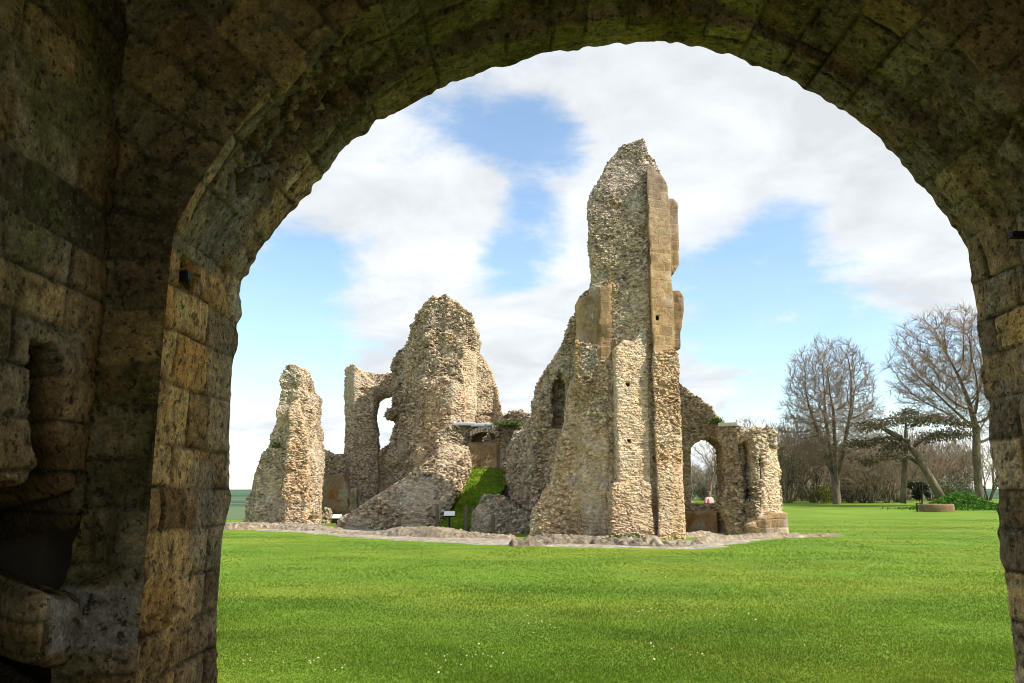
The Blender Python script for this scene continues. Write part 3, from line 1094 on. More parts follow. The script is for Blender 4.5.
    o = b.build('outer_wall', plain_mat('outer_stone', (0.26, 0.2, 0.12), 0.95, 0.3, 4), GATE)
    o.data.transform(__import__('mathutils').Matrix.Translation(-Vector(G0)))
    fl = Bag()
    fl.box((0.6, 1.2, 0.0), (5.0, 7.4, 0.06))
    o = fl.build('floor', plain_mat('passage_floor', (0.36, 0.29, 0.20), 0.95, 0.3, 5), GATE)
    o.data.transform(__import__('mathutils').Matrix.Translation(-Vector(G0)))
    # iron fittings of the vanished gate
    ir = Bag()
    zz = unproj(1012, 234, 4.2)[1]
    ir.box((JR - 0.06, 4.22, zz), (0.30, 0.05, 0.035), bev=0.006)
    o = ir.build('iron_bar', M_DARKMETAL, GATE)
    o.data.transform(__import__('mathutils').Matrix.Translation(-Vector(G0)))
    ir = Bag()
    def jp(px, py):
        u, v = (px - W / 2) / FPX, (H / 2 - py) / FPX
        return (CT - v * ST) * JL / u, EYE + (ST + v * CT) * JL / u
    yy, zz = jp(184, 276)
    ir.box((JL - 0.06, yy, zz), (0.18, 0.06, 0.05), bev=0.006)
    o = ir.build('hinge_pintle', M_DARKMETAL, GATE)
    o.data.transform(__import__('mathutils').Matrix.Translation(-Vector(G0)))


build_gate()

# ------------------------------------------------------------------ the ruined keep


def build_tower():
    # left face, worn corner and right face of the tall broken corner
    shaft = Piece(plan=plan([(592, 28.05), (631, 27.68), (652, 27.55), (676, 27.9), (676, 30.4), (594, 30.4)]),
                  sil=sil([(607, 560), (592, 330), (593, 285), (594, 268), (591, 240), (588, 212), (592, 190), (600, 178), (605, 164), (612, 154), (619, 146), (626, 143),
                           (643, 141), (648, 156), (656, 160), (662, 178), (667, 190), (668, 330), (684, 345), (684, 560)], 27.9), style='rubble', rough=0.55)
    face2 = Piece(plan=plan([(615, 27.75), (618, 27.25), (650, 27.4), (650, 28.2), (615, 28.4)]),
                  sil=sil([(611, 490), (613, 350), (624, 340), (634, 342), (642, 330), (652, 328), (652, 490)], 27.4), style='coursed', rough=0.12)
    foot2 = Piece(plan=plan([(606, 27.6), (610, 27.12), (651, 27.25), (651, 28.2), (606, 28.4)]),
                  sil=sil([(604, 560), (606, 505), (612, 483), (640, 478), (652, 482), (654, 560)], 27.4), style='ochre', rough=0.3)
    pil = Piece(plan=plan([(656, 27.2), (677.5, 27.5), (677.5, 28.4), (656, 28.3)]),
                sil=sil([(648, 352), (642, 200), (642, 172), (650, 166), (662, 176), (672, 190), (690, 230), (690, 352)], 27.4), style='ashlar', rough=0.32)
    pilfoot = Piece(plan=plan([(656, 27.12), (681, 27.4), (681, 28.4), (655, 28.3)]),
                    sil=sil([(648, 560), (646, 360), (655, 350), (672, 347), (690, 352), (690, 560)], 27.4), style='ochre', rough=0.3)
    fr1 = Piece(plan=plan([(676, 28.15), (687.5, 28.15), (687.5, 28.9), (676, 28.9)]), sil=sil([(660, 196), (674, 197), (679, 203), (680, 262), (675, 272), (660, 270)], 28), style='ashlar', rough=0.12)
    fr2 = Piece(plan=plan([(673, 28.05), (689, 28.05), (689, 29.0), (673, 29.0)]), sil=sil([(660, 288), (680, 290), (685, 300), (684, 318), (681, 332), (681, 348), (660, 352)], 28), style='ashlar', rough=0.35)
    turret = Piece(plan=plan([(577, 28.75), (603, 27.8), (614, 27.8), (617, 28.5), (617, 30.6), (584, 30.9)]),
                   sil=sil([(568, 360), (570, 330), (576, 302), (583, 296), (590, 293), (597, 286), (604, 289), (608, 285), (614, 291), (616, 360)], 28), style='ashlar', rough=0.6)
    turret_low = Piece(plan=plan([(577, 28.15), (606, 27.8), (613, 27.78), (617, 28.5), (617, 30.6), (584, 30.9)]),
                       sil=sil([(566, 560), (570, 350), (576, 340), (600, 346), (614, 338), (616, 560)], 28), style='rubble', rough=0.6)
    foot = Piece(plan=plan([(527, 28.8), (575, 28.2), (608, 27.68), (612, 28.5), (612, 30.5), (530, 30.6)]),
                 sil=sil([(530, 560), (534, 517), (551, 481), (561, 441), (567, 421), (573, 395), (578, 375), (590, 366), (604, 366), (612, 380), (612, 560)], 28.3), style='ochre', rough=0.9)
    back = Piece(plan=plan([(503, 36.2), (516, 34.6), (540, 31.4), (600, 29.6), (606, 30.9), (545, 32.3), (520, 36.0), (505, 37.0)]),
                 sil=sil([(497, 560), (503, 490), (508, 470), (506, 448), (515, 437), (527, 425), (535, 414), (537, 400), (541, 385), (549, 365), (566, 345), (575, 318), (590, 296), (612, 290), (620, 560)], 30.8), style='core', rough=1.2)
    door = Piece(plan=plan([(549, 28), (569, 28), (571, 31.7), (552, 31.7)]), sil=sil([(552, 428), (551, 395), (555, 377), (561, 371), (567, 380), (569, 428)], 30.3), cut=True)
    cx, cz = unproj(528, 478, 30.2)
    scoop = Piece(fn=lambda X, Y, Z: (np.sqrt((X - cx) ** 2 * 1.1 + (Y - 31.1) ** 2 + ((Z - cz) * 0.55) ** 2) - 1.25).astype(np.float32), cut=True)
    holes = []
    for hx, hy in ((628, 385), (628.5, 441), (657, 319)):
        holes.append(Piece(plan=plan([(hx - 1.7, 26.8), (hx + 1.7, 26.8), (hx + 1.7, 28.3), (hx - 1.7, 28.3)], unproj(hx, hy, 27.4)[1]),
                           sil=sil([(hx - 1.7, hy - 2.1), (hx + 1.7, hy - 2.1), (hx + 1.9, hy + 1.8), (hx - 1.6, hy + 1.8)], 27.4), cut=True))
    pz = [back, scoop, door, shaft, turret_low, turret, foot, face2, foot2, pilfoot, pil, fr1, fr2] + holes

    def extra(V, N, col, disp):
        # ochre quoins running down the dressed corners, greyer weathered top
        pxs = W / 2 + FPX * V[:, 0] / (V[:, 1] * CT + (V[:, 2] - EYE) * ST)
        q = np.exp(-((pxs - 578) / 3.5) ** 2) * (V[:, 2] < 9) + np.exp(-((pxs - 612.5) / 2.6) ** 2) * (V[:, 2] > 7.5) * (V[:, 2] < 9.4) + 0.6 * np.exp(-((pxs - 676) / 5) ** 2) * (V[:, 2] < 2)
        q = np.clip(q * (0.75 + 0.8 * fbm(V, 1.3, 3, 90)), 0, 0.9)[:, None]
        col = col * (1 - q) + np.array([0.43, 0.30, 0.15]) * q
        t = smooth(9.0, 13.0, V[:, 2] + 1.5 * fbm(V, 0.6, 3, 91))[:, None] * 0.5
        col = col * (1 - t) + col.mean(1, keepdims=True) * np.array([1.13, 0.95, 0.85]) * t
        return col, disp
    bx, by = (640 - 512) / FPX * 28, 28.5
    ruin('ruined_tower', pz, 0.054, 3, 'tallest shard of the ruined castle, a jagged rubble tower with brown dressed strip', 'ruin', (bx, by, 0), extra=extra, nz_amp=0.22)


build_tower()


def build_window_wall():
    wl = plan([(672, 33.2), (744, 30.6), (748, 31.6), (676, 34.6)], 2)
    wall = Piece(plan=wl, sil=sil([(668, 560), (668, 365), (679, 374), (690, 386), (701, 397), (709, 407), (715, 418), (724, 424), (737, 429), (745, 440), (745, 560)], 32), style='rubble', rough=0.55)
    win = Piece(plan=plan([(685, 29), (722, 29), (728, 37), (694, 37)], 2), sil=sil([(687, 505), (686, 470), (689, 452), (695, 443), (704, 437), (712, 439), (719, 447), (721, 462), (721, 504)], 32.1), cut=True)
    apron = Piece(plan=plan([(672, 32.6), (716, 31.0), (722, 32.3), (676, 34)], 1), sil=sil([(668, 560), (668, 508), (690, 512), (718, 511), (722, 560)], 31.8), style='plaster', rough=0.15)
    pile = Piece(plan=plan([(714, 31), (744, 30.0), (748, 31.5), (720, 32.2)], 1), sil=sil([(730, 560), (724, 530), (721, 505), (723, 495), (731, 480), (742, 475), (748, 560)], 31), style='core', rough=0.9)
    o = ruin('ruined_wall', [wall, win, apron, pile], 0.055, 13, 'low ruined wall pierced by one round-headed window, right of the tallest tower', 'ruin', (unproj(710, 520, 31.8)[0], 31.8, 0))
    b = Bag()
    xa, za = unproj(729, 427, 31.2)
    b.box((xa + 0.05 - o.location.x, 31.2 - 31.8, za + 0.08), (0.75, 0.8, 0.14), rz=-0.5, bev=0.02)
    lab = b.build('coping_slab', M_SLAB, o)
    lab['label'] = 'pale slab capping the wall end'

    # stub pier right of it
    sl_ = sil([(734, 560), (737, 500), (738, 470), (736, 440), (742, 431), (755, 427), (768, 428), (775, 433), (776, 460), (778, 500), (780, 560)], 30.4)
    core = Piece(plan=plan([(736, 30.6), (756, 29.7), (779, 30.1), (782, 31.6), (742, 32)], 2), sil=sl_, style='core', rough=0.6)
    slot = Piece(plan=plan([(738, 29), (751, 29), (754, 31.2), (741, 31.2)], 2), sil=sil([(739, 500), (739, 448), (744, 440), (750, 446), (752, 502)], 30.3), cut=True)
    slot2 = Piece(plan=plan([(757, 29), (761, 29), (762, 30.3), (758, 30.3)], 2), sil=sil([(757, 480), (757, 440), (762, 440), (762, 480)], 30.1), cut=True)
    smoothp = Piece(plan=plan([(762, 29.72), (778, 29.95), (780, 31), (762, 31)], 2), sil=sil([(760, 520), (762, 470), (766, 455), (778, 450), (779, 520)], 30), style='coursed', rough=0.3)
    base = Piece(plan=plan([(742, 29.6), (766, 29.35), (787, 29.7), (791, 31.5), (745, 31.9)], 0.5), sil=sil([(738, 560), (745, 524), (760, 516), (766, 512), (788, 513), (789, 560)], 30), style='tan', rough=0.2)
    ruin('ruined_pier', [core, slot, slot2, smoothp, base], 0.055, 23, 'short square rubble pier at the right-hand end of the ruins, on a dressed plinth', 'ruin', (unproj(762, 520, 30.3)[0], 30.6, 0))


build_window_wall()


def build_left_ruins():
    # freestanding pinnacle
    p1 = Piece(plan=plan([(236, 36.8), (258, 35.8), (300, 35.4), (322, 36.2), (322, 38), (246, 38.4)], 2),
               sil=sil([(234, 560), (241, 518), (247, 498), (256, 479), (265, 457), (274, 440), (280, 420), (282, 405), (286, 388), (286, 374), (291, 366), (302, 367), (305, 377), (305, 389), (313, 398), (314, 420), (316, 460), (320, 500), (324, 560)], 36.2), style='rubble', rough=0.8)
    p2 = Piece(plan=plan([(286, 35.0), (308, 35.1), (308, 36.2), (286, 36.2)], 2), sil=sil([(283, 560), (286, 440), (292, 405), (303, 400), (310, 430), (314, 560)], 36), style='ochre', rough=0.9)
    ruin('ruined_pinnacle', [p1, p2], 0.06, 33, 'narrow tapering rubble pinnacle at the far left of the ruins', 'ruin', (unproj(284, 520, 36.5)[0], 36.5, 0), nz_amp=0.24, nz_scale=1.2)

    # tall thin pier with the remains of an opening, and the low wall beside it
    q1 = Piece(plan=plan([(341, 42.2), (352, 40.6), (378, 41.2), (380, 42.6), (345, 43.6)], 4),
               sil=sil([(341, 560), (338, 505), (342, 470), (343, 420), (342, 378), (345, 366), (350, 363), (356, 367), (364, 371), (374, 385), (375, 400), (373, 418), (375, 440), (382, 452), (381, 475), (378, 560)], 41.3), style='rubble', rough=0.7)
    q2 = Piece(plan=plan([(352, 41.3), (400, 42.2), (400, 43.2), (352, 42.6)], 6), sil=sil([(352, 398), (354, 366), (366, 372), (378, 374), (398, 373), (398, 398), (388, 394), (380, 397), (374, 404), (366, 412)], 42), style='rubble', rough=0.5)
    q3 = Piece(plan=plan([(312, 41.2), (346, 40.4), (350, 41.6), (316, 42.6)], 2), sil=sil([(312, 560), (314, 452), (324, 450), (332, 456), (342, 455), (346, 470), (350, 560)], 41), style='core', rough=0.8)
    q4 = Piece(plan=plan([(317, 40.9), (353, 39.9), (356, 41.6), (320, 42)], 1), sil=sil([(317, 560), (317, 477), (345, 474), (352, 490), (352, 560)], 40.8), style='plaster', rough=0.2)
    q5 = Piece(plan=plan([(349, 39.8), (357, 39.9), (359, 41.2), (351, 41.2)], 1), sil=sil([(347, 560), (351, 488), (357, 488), (359, 560)], 40), style='tan', rough=0.3)
    q6 = Piece(plan=plan([(318, 39.0), (330, 39.0), (332, 40.5), (318, 40.5)], 1), sil=sil([(312, 560), (318, 520), (328, 508), (336, 514), (338, 560)], 39.5), style='grey', rough=0.9)
    q7 = Piece(plan=plan([(370, 41.6), (396, 41.4), (398, 43), (372, 43)], 2), sil=sil([(368, 560), (370, 462), (378, 452), (386, 448), (398, 440), (400, 560)], 42), style='core', rough=0.6)
    ruin('ruined_pier', [q1, q2, q3, q4, q5, q6, q7], 0.068, 43, 'thin upright pier joined at its top to the broad mass, beside a low plastered wall', 'ruin', (unproj(358, 520, 41.3)[0], 41.3, 0))

    # broad rounded mass
    m1 = Piece(plan=plan([(378, 41.5), (388, 40.2), (428, 37.8), (462, 37.6), (474, 38.4), (478, 42), (386, 43.5)], 5),
               sil=sil([(372, 560), (378, 505), (380, 458), (384, 440), (387, 420), (387, 405), (386, 378), (388, 360), (396, 348), (403, 338), (411, 324), (421, 312), (433, 302), (445, 298), (455, 301), (464, 309), (472, 318), (475, 335), (476, 360), (476, 560)], 38.4), style='core', rough=1.1)
    m1b = Piece(plan=plan([(420, 37.7), (452, 37.0), (470, 37.6), (470, 39), (420, 39.5)], 5), sil=sil([(414, 560), (417, 470), (424, 430), (428, 395), (440, 380), (462, 385), (468, 430), (470, 560)], 38), style='ochre', rough=0.9)
    m2 = Piece(plan=plan([(463, 37.7), (475, 37.95), (475, 39.5), (463, 39.5)], 6), sil=sil([(462, 430), (463, 360), (468, 352), (476, 350), (477, 430)], 38), style='coursed', rough=0.5)
    m3 = Piece(plan=plan([(472, 39.0), (494, 39.6), (503, 39.2), (504, 41.5), (472, 42)], 5), sil=sil([(470, 560), (472, 352), (478, 353), (485, 363), (492, 374), (497, 392), (500, 408), (504, 430), (506, 560)], 39.6), style='rubble', rough=0.55)
    m4 = Piece(plan=plan([(379, 39.6), (392, 39.0), (394, 41), (381, 41.4)], 2), sil=sil([(376, 560), (380, 488), (396, 484), (398, 560)], 39.8), style='plaster', rough=0.2)
    band = Piece(plan=plan([(378, 41.2), (388, 39.9), (416, 38.5), (416, 40), (388, 42)], 5), sil=sil([(380, 415), (386, 408), (404, 404), (420, 404), (420, 411), (404, 411), (390, 418)], 39.6), style='grey', rough=0.3)
    ruin('ruined_tower', [m1, m1b, m2, m3, m4, band], 0.064, 53, 'broad round-topped rubble mass standing behind the grassy bank', 'ruin', (unproj(430, 520, 39.5)[0], 39.8, 0), nz_amp=0.26)

    # wall with the blocked hearth opening, and its rubble skirts
    w1 = Piece(plan=plan([(436, 36.2), (470, 36.6), (500, 36.6), (530, 35.6), (536, 37.5), (436, 38)], 2),
               sil=sil([(420, 560), (430, 452), (440, 432), (452, 427), (462, 425), (505, 426), (530, 428), (538, 560)], 36.6), style='grey', rough=0.5)
    w1c = Piece(plan=plan([(469, 35), (498, 35), (499, 37.7), (470, 37.7)], 3), sil=sil([(471, 442), (472, 434), (478, 430), (490, 430), (497, 434), (498, 442)], 36.5), cut=True)
    w2 = Piece(plan=plan([(469, 36.55), (498, 36.55), (498, 37), (469, 37)], 2), sil=sil([(468, 500), (469, 443), (499, 443), (500, 500)], 36.6), style='ashlar', rough=0.05)
    far = Piece(plan=plan([(494, 39), (540, 38), (542, 39.5), (496, 40.2)], 3), sil=sil([(494, 500), (498, 420), (504, 414), (514, 411), (528, 413), (542, 416), (544, 500)], 38.6), style='grey', rough=0.7)

    def slope_l(X, Y, Z):
        # rubble bank falling to the left and towards the front
        xa = unproj(338, 520, 35)[0]; xb = unproj(450, 520, 35)[0]
        u = np.clip((X - xa) / (xb - xa), 0, 1)
        top = 0.25 + 3.3 * u ** 1.1
        front = (Y - 33.6 - 0.2 * u) * 1.25 + 0.9
        return (np.maximum(Z - np.minimum(top, front), 0.75 * (Z - np.minimum(top, front))) * 0.62).astype(np.float32)
    s1 = Piece(plan=plan([(334, 34.6), (400, 33.6), (438, 33.5), (452, 34.2), (470, 36.0), (476, 37), (380, 39), (350, 37.5)], 1), fn=slope_l, sil=sil([(325, 560), (345, 512), (388, 482), (425, 452), (445, 440), (466, 446), (472, 478), (447, 512), (440, 560)], 35), style='slope', rough=0.6)

    def slope_r(X, Y, Z):
        top = 0.2 + (Y - 31.6) * 0.9
        return ((Z - np.minimum(top, 1.35)) * 0.7).astype(np.float32)
    s2 = Piece(plan=plan([(469, 32.6), (500, 31.2), (545, 30.2), (548, 32.5), (510, 34.5), (486, 33.6)], 1), fn=slope_r, sil=sil([(469, 560), (471, 515), (483, 497), (500, 495), (522, 512), (550, 520), (552, 560)], 32), style='grey', rough=0.5)
    s3 = Piece(plan=plan([(503, 35.6), (520, 34.4), (530, 34), (534, 37.0), (500, 37.2)], 2), sil=sil([(506, 560), (508, 500), (508, 470), (510, 440), (514, 432), (540, 430), (545, 560)], 34.5), style='core', rough=1.0)
    o = ruin('ruined_wall', [w1, w1c, w2, far, s1, s2, s3], 0.064, 63, 'low grey ruined wall with a dark blocked opening above the bright grassy bank', 'ruin', (unproj(480, 520, 36)[0], 35.5, 0), nz_amp=0.2)
    b = Bag()
    for px, py, wd in ((464, 424, 1.0), (482, 425, 1.0)):
        xa, za = unproj(px, py, 36.7)
        b.box((xa - o.location.x, 36.9 - 35.5, za + 0.02), (wd, 1.2, 0.10), bev=0.02, tilt=0.12)
    c = b.build('lead_capping', M_LEAD, o)
    # brick-like voussoirs over the opening
    b = Bag()
    for i in range(11):
        a = (i - 5) / 5
        px = 484.5 + a * 13.5
        xa, za = unproj(px, 429.5 + 4.0 * a * a, 36.25)
        b.box((xa - o.location.x, 36.3 - 35.5, za), (0.118, 0.3, 0.24), bev=0.012, rz=0.0)
    b.build('hearth_arch', plain_mat('arch_stone', (0.20, 0.165, 0.13), 0.95, 0.45, 14), o)


build_left_ruins()


def build_bank():
    # bright grass slope between the rubble skirts
    cl = [(452, 33.0, 0.0), (455, 33.6, 0.35), (462, 34.3, 1.1), (474, 35.0, 1.75), (484, 35.6, 2.25), (486, 36.5, 2.65)]
    left = [(438, 33.0), (441, 33.6), (452, 34.3), (462, 35.0), (460, 35.6), (460, 36.5)]
    right = [(474, 32.9), (474, 33.5), (482, 34.2), (498, 34.8), (508, 35.4), (503, 36.5)]
    zc = [0.0, 0.25, 0.8, 1.45, 2.0, 2.55]
    n, m = 60, 40
    t = np.linspace(0, 1, n)
    kk = np.linspace(0, 1, len(cl))
    V = np.zeros((n, m, 3))
    for i in range(n):
        z = np.interp(t[i], kk, zc)
        lx = np.interp(t[i], kk, [p[0] for p in left]); ly = np.interp(t[i], kk, [p[1] for p in left])
        rx = np.interp(t[i], kk, [p[0] for p in right]); ry = np.interp(t[i], kk, [p[1] for p in right])
        for j in range(m):
            w = j / (m - 1)
            px = lx + (rx - lx) * w; Y = ly + (ry - ly) * w
            V[i, j] = ((px - 512) / FPX * depth_t(Y, z), Y, z - 0.08 * abs(2 * w - 1) ** 3)
    V = V.reshape(-1, 3)
    V[:, 2] += 0.13 * fbm(V, 1.3, 4, 71)
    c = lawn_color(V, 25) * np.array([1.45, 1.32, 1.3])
    tag(link('grass_bank', make_mesh('grass_bank', V, grid_faces(n, m)[:, ::-1], c), bpy.data.materials['lawn']), kind='structure')
    return V


BANK = build_bank()

# gravel, footings -------------------------------------------------


def build_gravel():
    poly = [on_ground(*q) for q in ((330, 528), (440, 533), (478, 538), (560, 541), (640, 542), (700, 541), (780, 534), (792, 536), (745, 545), (708, 551), (655, 550), (560, 548), (470, 545), (400, 541), (330, 536), (250, 531), (250, 528))]
    p = np.array(poly)
    xs = np.arange(p[:, 0].min(), p[:, 0].max(), 0.10)
    ys = np.arange(p[:, 1].min(), p[:, 1].max(), 0.10)
    X, Y = np.meshgrid(xs, ys, indexing='ij')
    sd = sd_poly(poly, X, Y)
    P = np.stack([X.ravel(), Y.ravel(), np.zeros(X.size)], -1)
    n = fbm(P, 1.6, 4, 7).reshape(X.shape)
    Z = ground_z(X, Y) + 0.03 + 0.03 * n - 0.10 * smooth(-0.35, 0.15, sd + 0.55 * n)
    V = np.stack([X, Y, Z], -1).reshape(-1, 3)
    f1, f2, hid = worley(V / 0.09, 3)
    c = np.array([0.29, 0.255, 0.205]) * (0.65 + 0.7 * rnd(hid, 2))[:, None] * (1 + 0.3 * n.ravel())[:, None]
    F = grid_faces(len(xs), len(ys))[:, ::-1]
    keep = sd.ravel()[F].min(1) < 0.4
    tag(link('gravel_path', make_mesh('gravel_path', V, F[keep], c), M_RUBBLE), kind='structure')


build_gravel()


def footing(pts, width, height, seed, label, style='grey'):
    g = [on_ground(*q) for q in pts]
    g = np.array(g)
    lo, hi = g.min(0) - width, g.max(0) + width
    xs, ys = np.arange(lo[0], hi[0], 0.05), np.arange(lo[1], hi[1], 0.05)
    X, Y = np.meshgrid(xs, ys, indexing='ij')
    d = np.full(X.shape, 9.0)
    for i in range(len(g) - 1):
        e = g[i + 1] - g[i]
        t = np.clip(((X - g[i][0]) * e[0] + (Y - g[i][1]) * e[1]) / (e @ e), 0, 1)
        d = np.minimum(d, np.hypot(X - g[i][0] - e[0] * t, Y - g[i][1] - e[1] * t))
    P = np.stack([X.ravel(), Y.ravel(), np.zeros(X.size)], -1)
    n = fbm(P, 0.9, 4, seed).reshape(X.shape)
    n2 = fbm(P, 0.35, 2, seed + 3).reshape(X.shape)
    prof = smooth(width / 2 + 0.15 * n, width / 2 - 0.35 + 0.15 * n, d)
    Z = ground_z(X, Y) - 0.05 + prof * (height * (0.95 + 1.3 * n2) + 0.05) + 0.05 * n * prof
    V = np.stack([X, Y, Z], -1).reshape(-1, 3)
    F = grid_faces(len(xs), len(ys))[:, ::-1]
    keep = prof.ravel()[F].max(1) > 0.004
    F = F[keep]
    used = np.unique(F)
    mp = np.full(len(V), -1); mp[used] = np.arange(len(used))
    V, F, pr = V[used], mp[F], prof.ravel()[used]
    V2, c = dress(V, vert_normals(V, F), np.array([style] * len(V)), seed)
    V2 = V + (V2 - V) * np.clip(pr, 0, 1)[:, None]
    c = c * np.array([0.54, 0.555, 0.57])
    base = V.mean(0); base[2] = 0
    o = link('wall_footing', make_mesh('wall_footing', V2 - base, F, c), M_RUBBLE, None, tuple(base))
    tag(o, label, 'footing')


footing([(236, 530), (280, 530), (330, 532)], 1.4, 0.16, 101, 'low stony wall footing at the foot of the leftmost pinnacle', 'rubble')
footing([(345, 534), (400, 536), (452, 538), (500, 539)], 1.5, 0.20, 102, 'low stony wall footing in front of the grey rubble slope and wooden posts', 'rubble')
footing([(520, 546), (570, 545), (620, 546), (660, 548), (692, 547)], 0.9, 0.17, 103, 'dark low stone footing along the gravel before the tallest tower')
footing([(700, 545), (735, 541), (778, 538), (838, 536)], 0.8, 0.12, 104, 'thin line of footing stones running out right across the lawn from the pier', 'rubble')
footing([(545, 538), (600, 541), (650, 541), (700, 536), (745, 533)], 0.7, 0.12, 105, 'rubble kerb tight against the base of the tallest tower', 'rubble')

# ------------------------------------------------------------------ small furniture


def post(px, Y, top_py, label):
    x = (px - 512) / FPX * depth_t(Y, 0.4)
    z = unproj(px, top_py, Y)[1]
    b = Bag()
    b.box((0, 0, z / 2 - 0.05), (0.13, 0.13, z + 0.1), bev=0.015)
    o = b.build('wooden_post', M_WOOD, None, (x, Y, 0))
    tag(o, label, 'post', 'wooden posts fencing the grassy bank')


post(437, 32.6, 507, 'weathered wooden post left of the white sign, leftmost of the posts')
post(466, 32.4, 506, 'weathered wooden post just right of the white sign, at the foot of the grass')
post(473, 33.1, 507, 'thin brown post behind its neighbour where rubble meets the grassy bank')
post(493, 30.8, 515, 'short wooden post in front of the dark rubble, rightmost of the posts')


def info_sign(px, py, Y, label, lectern):
    x, z = unproj(px, py, Y)
    r = empty('information_sign', (x, Y, 0), label, 'sign')
    b = Bag()
    b.box((0, 0.03, z / 2 - 0.03), (0.07, 0.07, z), bev=0.01)
    b.build('post', M_DARKMETAL, r)
    b = Bag()
    b.box((0, 0, z), (0.42, 0.30, 0.03), tilt=0.55, bev=0.008)
    b.build('panel', M_SIGNWHITE, r)
    b = Bag()
    b.box((0, 0.02, z - 0.035), (0.45, 0.33, 0.025), tilt=0.55, bev=0.006)
    b.build('panel_frame', M_DARKMETAL, r)


info_sign(449.5, 513.5, 31.6, 'white slanted information panel on a dark post before the grassy bank', True)
info_sign(337, 516.5, 37.5, 'small pale information panel beside the low plastered wall', True)


def build_well():
    x, y = on_ground(937, 511.5)
    r = empty('stone_well', (x, y, 0), 'low round stone well with a dark post beside it on the far lawn', 'well')
    n = 96
    V, F, c = [], [], []
    prof = [(1.18, -0.1), (1.18, 0.1), (1.17, 0.3), (1.16, 0.48), (1.10, 0.54), (0.98, 0.54), (0.92, 0.48), (0.9, 0.0)]
    prof2 = []
    for (a, b), (cc, d) in zip(prof[:-1], prof[1:]):
        for t in np.linspace(0, 1, 5)[:-1]:
            prof2.append((a + (cc - a) * t, b + (d - b) * t))
    V = np.array([[q[0] * math.cos(2 * math.pi * j / n), q[0] * math.sin(2 * math.pi * j / n), q[1]] for q in prof2 for j in range(n)])
    F = np.array([(i * n + j, i * n + (j + 1) % n, (i + 1) * n + (j + 1) % n, (i + 1) * n + j) for i in range(len(prof2) - 1) for j in range(n)])
    V2, col = dress(V, vert_normals(V, F), np.array(['ashlar'] * len(V)), 7)
    link('drum', make_mesh('drum', V2, F, col * 0.72), M_RUBBLE, r)
    b = Bag()
    b.box((-1.45, 0, 0.28), (0.1, 0.1, 0.66), bev=0.01)
    b.box((-1.25, 0, 0.56), (0.5, 0.06, 0.05), bev=0.01)
    b.build('post', M_DARKMETAL, r)
    b = Bag()
    b.tube([(0, 0, 0.40), (0, 0, 0.43)], 0.93, 32)
    b.build('cover', M_DARKMETAL, r)


build_well()

# ------------------------------------------------------------------ trees


def tubes(segs, k):
    """segs: rows of p0(3) p1(3) r0 r1"""
    S = np.array(segs, dtype=np.float64)
    p0, p1 = S[:, 0:3], S[:, 3:6]
    d = p1 - p0
    d /= np.linalg.norm(d, axis=1, keepdims=True) + 1e-9
    ref = np.where(np.abs(d[:, 2:3]) < 0.9, np.array([[0, 0, 1.0]]), np.array([[1.0, 0, 0]]))
    a = np.cross(d, ref); a /= np.linalg.norm(a, axis=1, keepdims=True) + 1e-9
    b = np.cross(d, a)
    ang = 2 * np.pi * np.arange(k) / k
    ring = a[:, None, :] * np.cos(ang)[None, :, None] + b[:, None, :] * np.sin(ang)[None, :, None]
    V = np.concatenate([p0[:, None] + ring * S[:, 6, None, None], p1[:, None] + ring * S[:, 7, None, None]], 1).reshape(-1, 3)
    n = len(S)
    base = (np.arange(n) * 2 * k)[:, None, None]
    j = np.arange(k)
    q = np.stack([j, (j + 1) % k, (j + 1) % k + k, j + k], -1)[None]
    return V, (base + q).reshape(-1, 4)


class Tree:
    def __init__(self, seed):
        self.r = random.Random(seed)
        self.thick, self.thin = [], []

    def seg(self, a, b, ra, rb, lim=0.035):
        (self.thick if ra > lim else self.thin).append((*a, *b, ra, rb))

    def branch(self, p, d, L, r, lev, o):
        rr = self.r
        n = max(2, int(L / o['seg']))
        step = L / n
        r1 = r * o['taper']
        for i in range(n):
            d = (d + Vector((rr.gauss(0, 1), rr.gauss(0, 1), rr.gauss(0, 1))) * o['wob'] + Vector((0, 0, 1)) * o['up'] * (1 if lev < 5 else 0.6)).normalized()
            q = p + d * step
            ra, rb = r + (r1 - r) * i / n, r + (r1 - r) * (i + 1) / n
            self.seg(p, q, ra, rb)
            p = q
            if lev >= o['side_from'] and rr.random() < o['side_p'] and lev < o['levels']:
                self.branch(p, self.turn(d, rr.uniform(0.5, 1.1)), L * rr.uniform(0.4, 0.65), max(o['rmin'], rb * 0.45), lev + 2, o)
        if lev >= o['levels']:
            return
        k = 2 if rr.random() < o['two'] else 3
        ph = rr.uniform(0, 6.28)
        for j in range(k):
            a = rr.uniform(*o['fork'])
            if j == 0:
                a *= 0.45
            self.branch(p, self.turn(d, a, ph + j * 6.28 / k + rr.uniform(-0.4, 0.4)), L * rr.uniform(*o['len']), max(o['rmin'], r1 * (0.86 if j == 0 else rr.uniform(0.55, 0.75))), lev + 1, o)

    def turn(self, d, a, ph=None):
        ph = self.r.uniform(0, 6.28) if ph is None else ph
        u = d.orthogonal().normalized()
        v = d.cross(u)
        return (d * math.cos(a) + (u * math.cos(ph) + v * math.sin(ph)) * math.sin(a)).normalized()


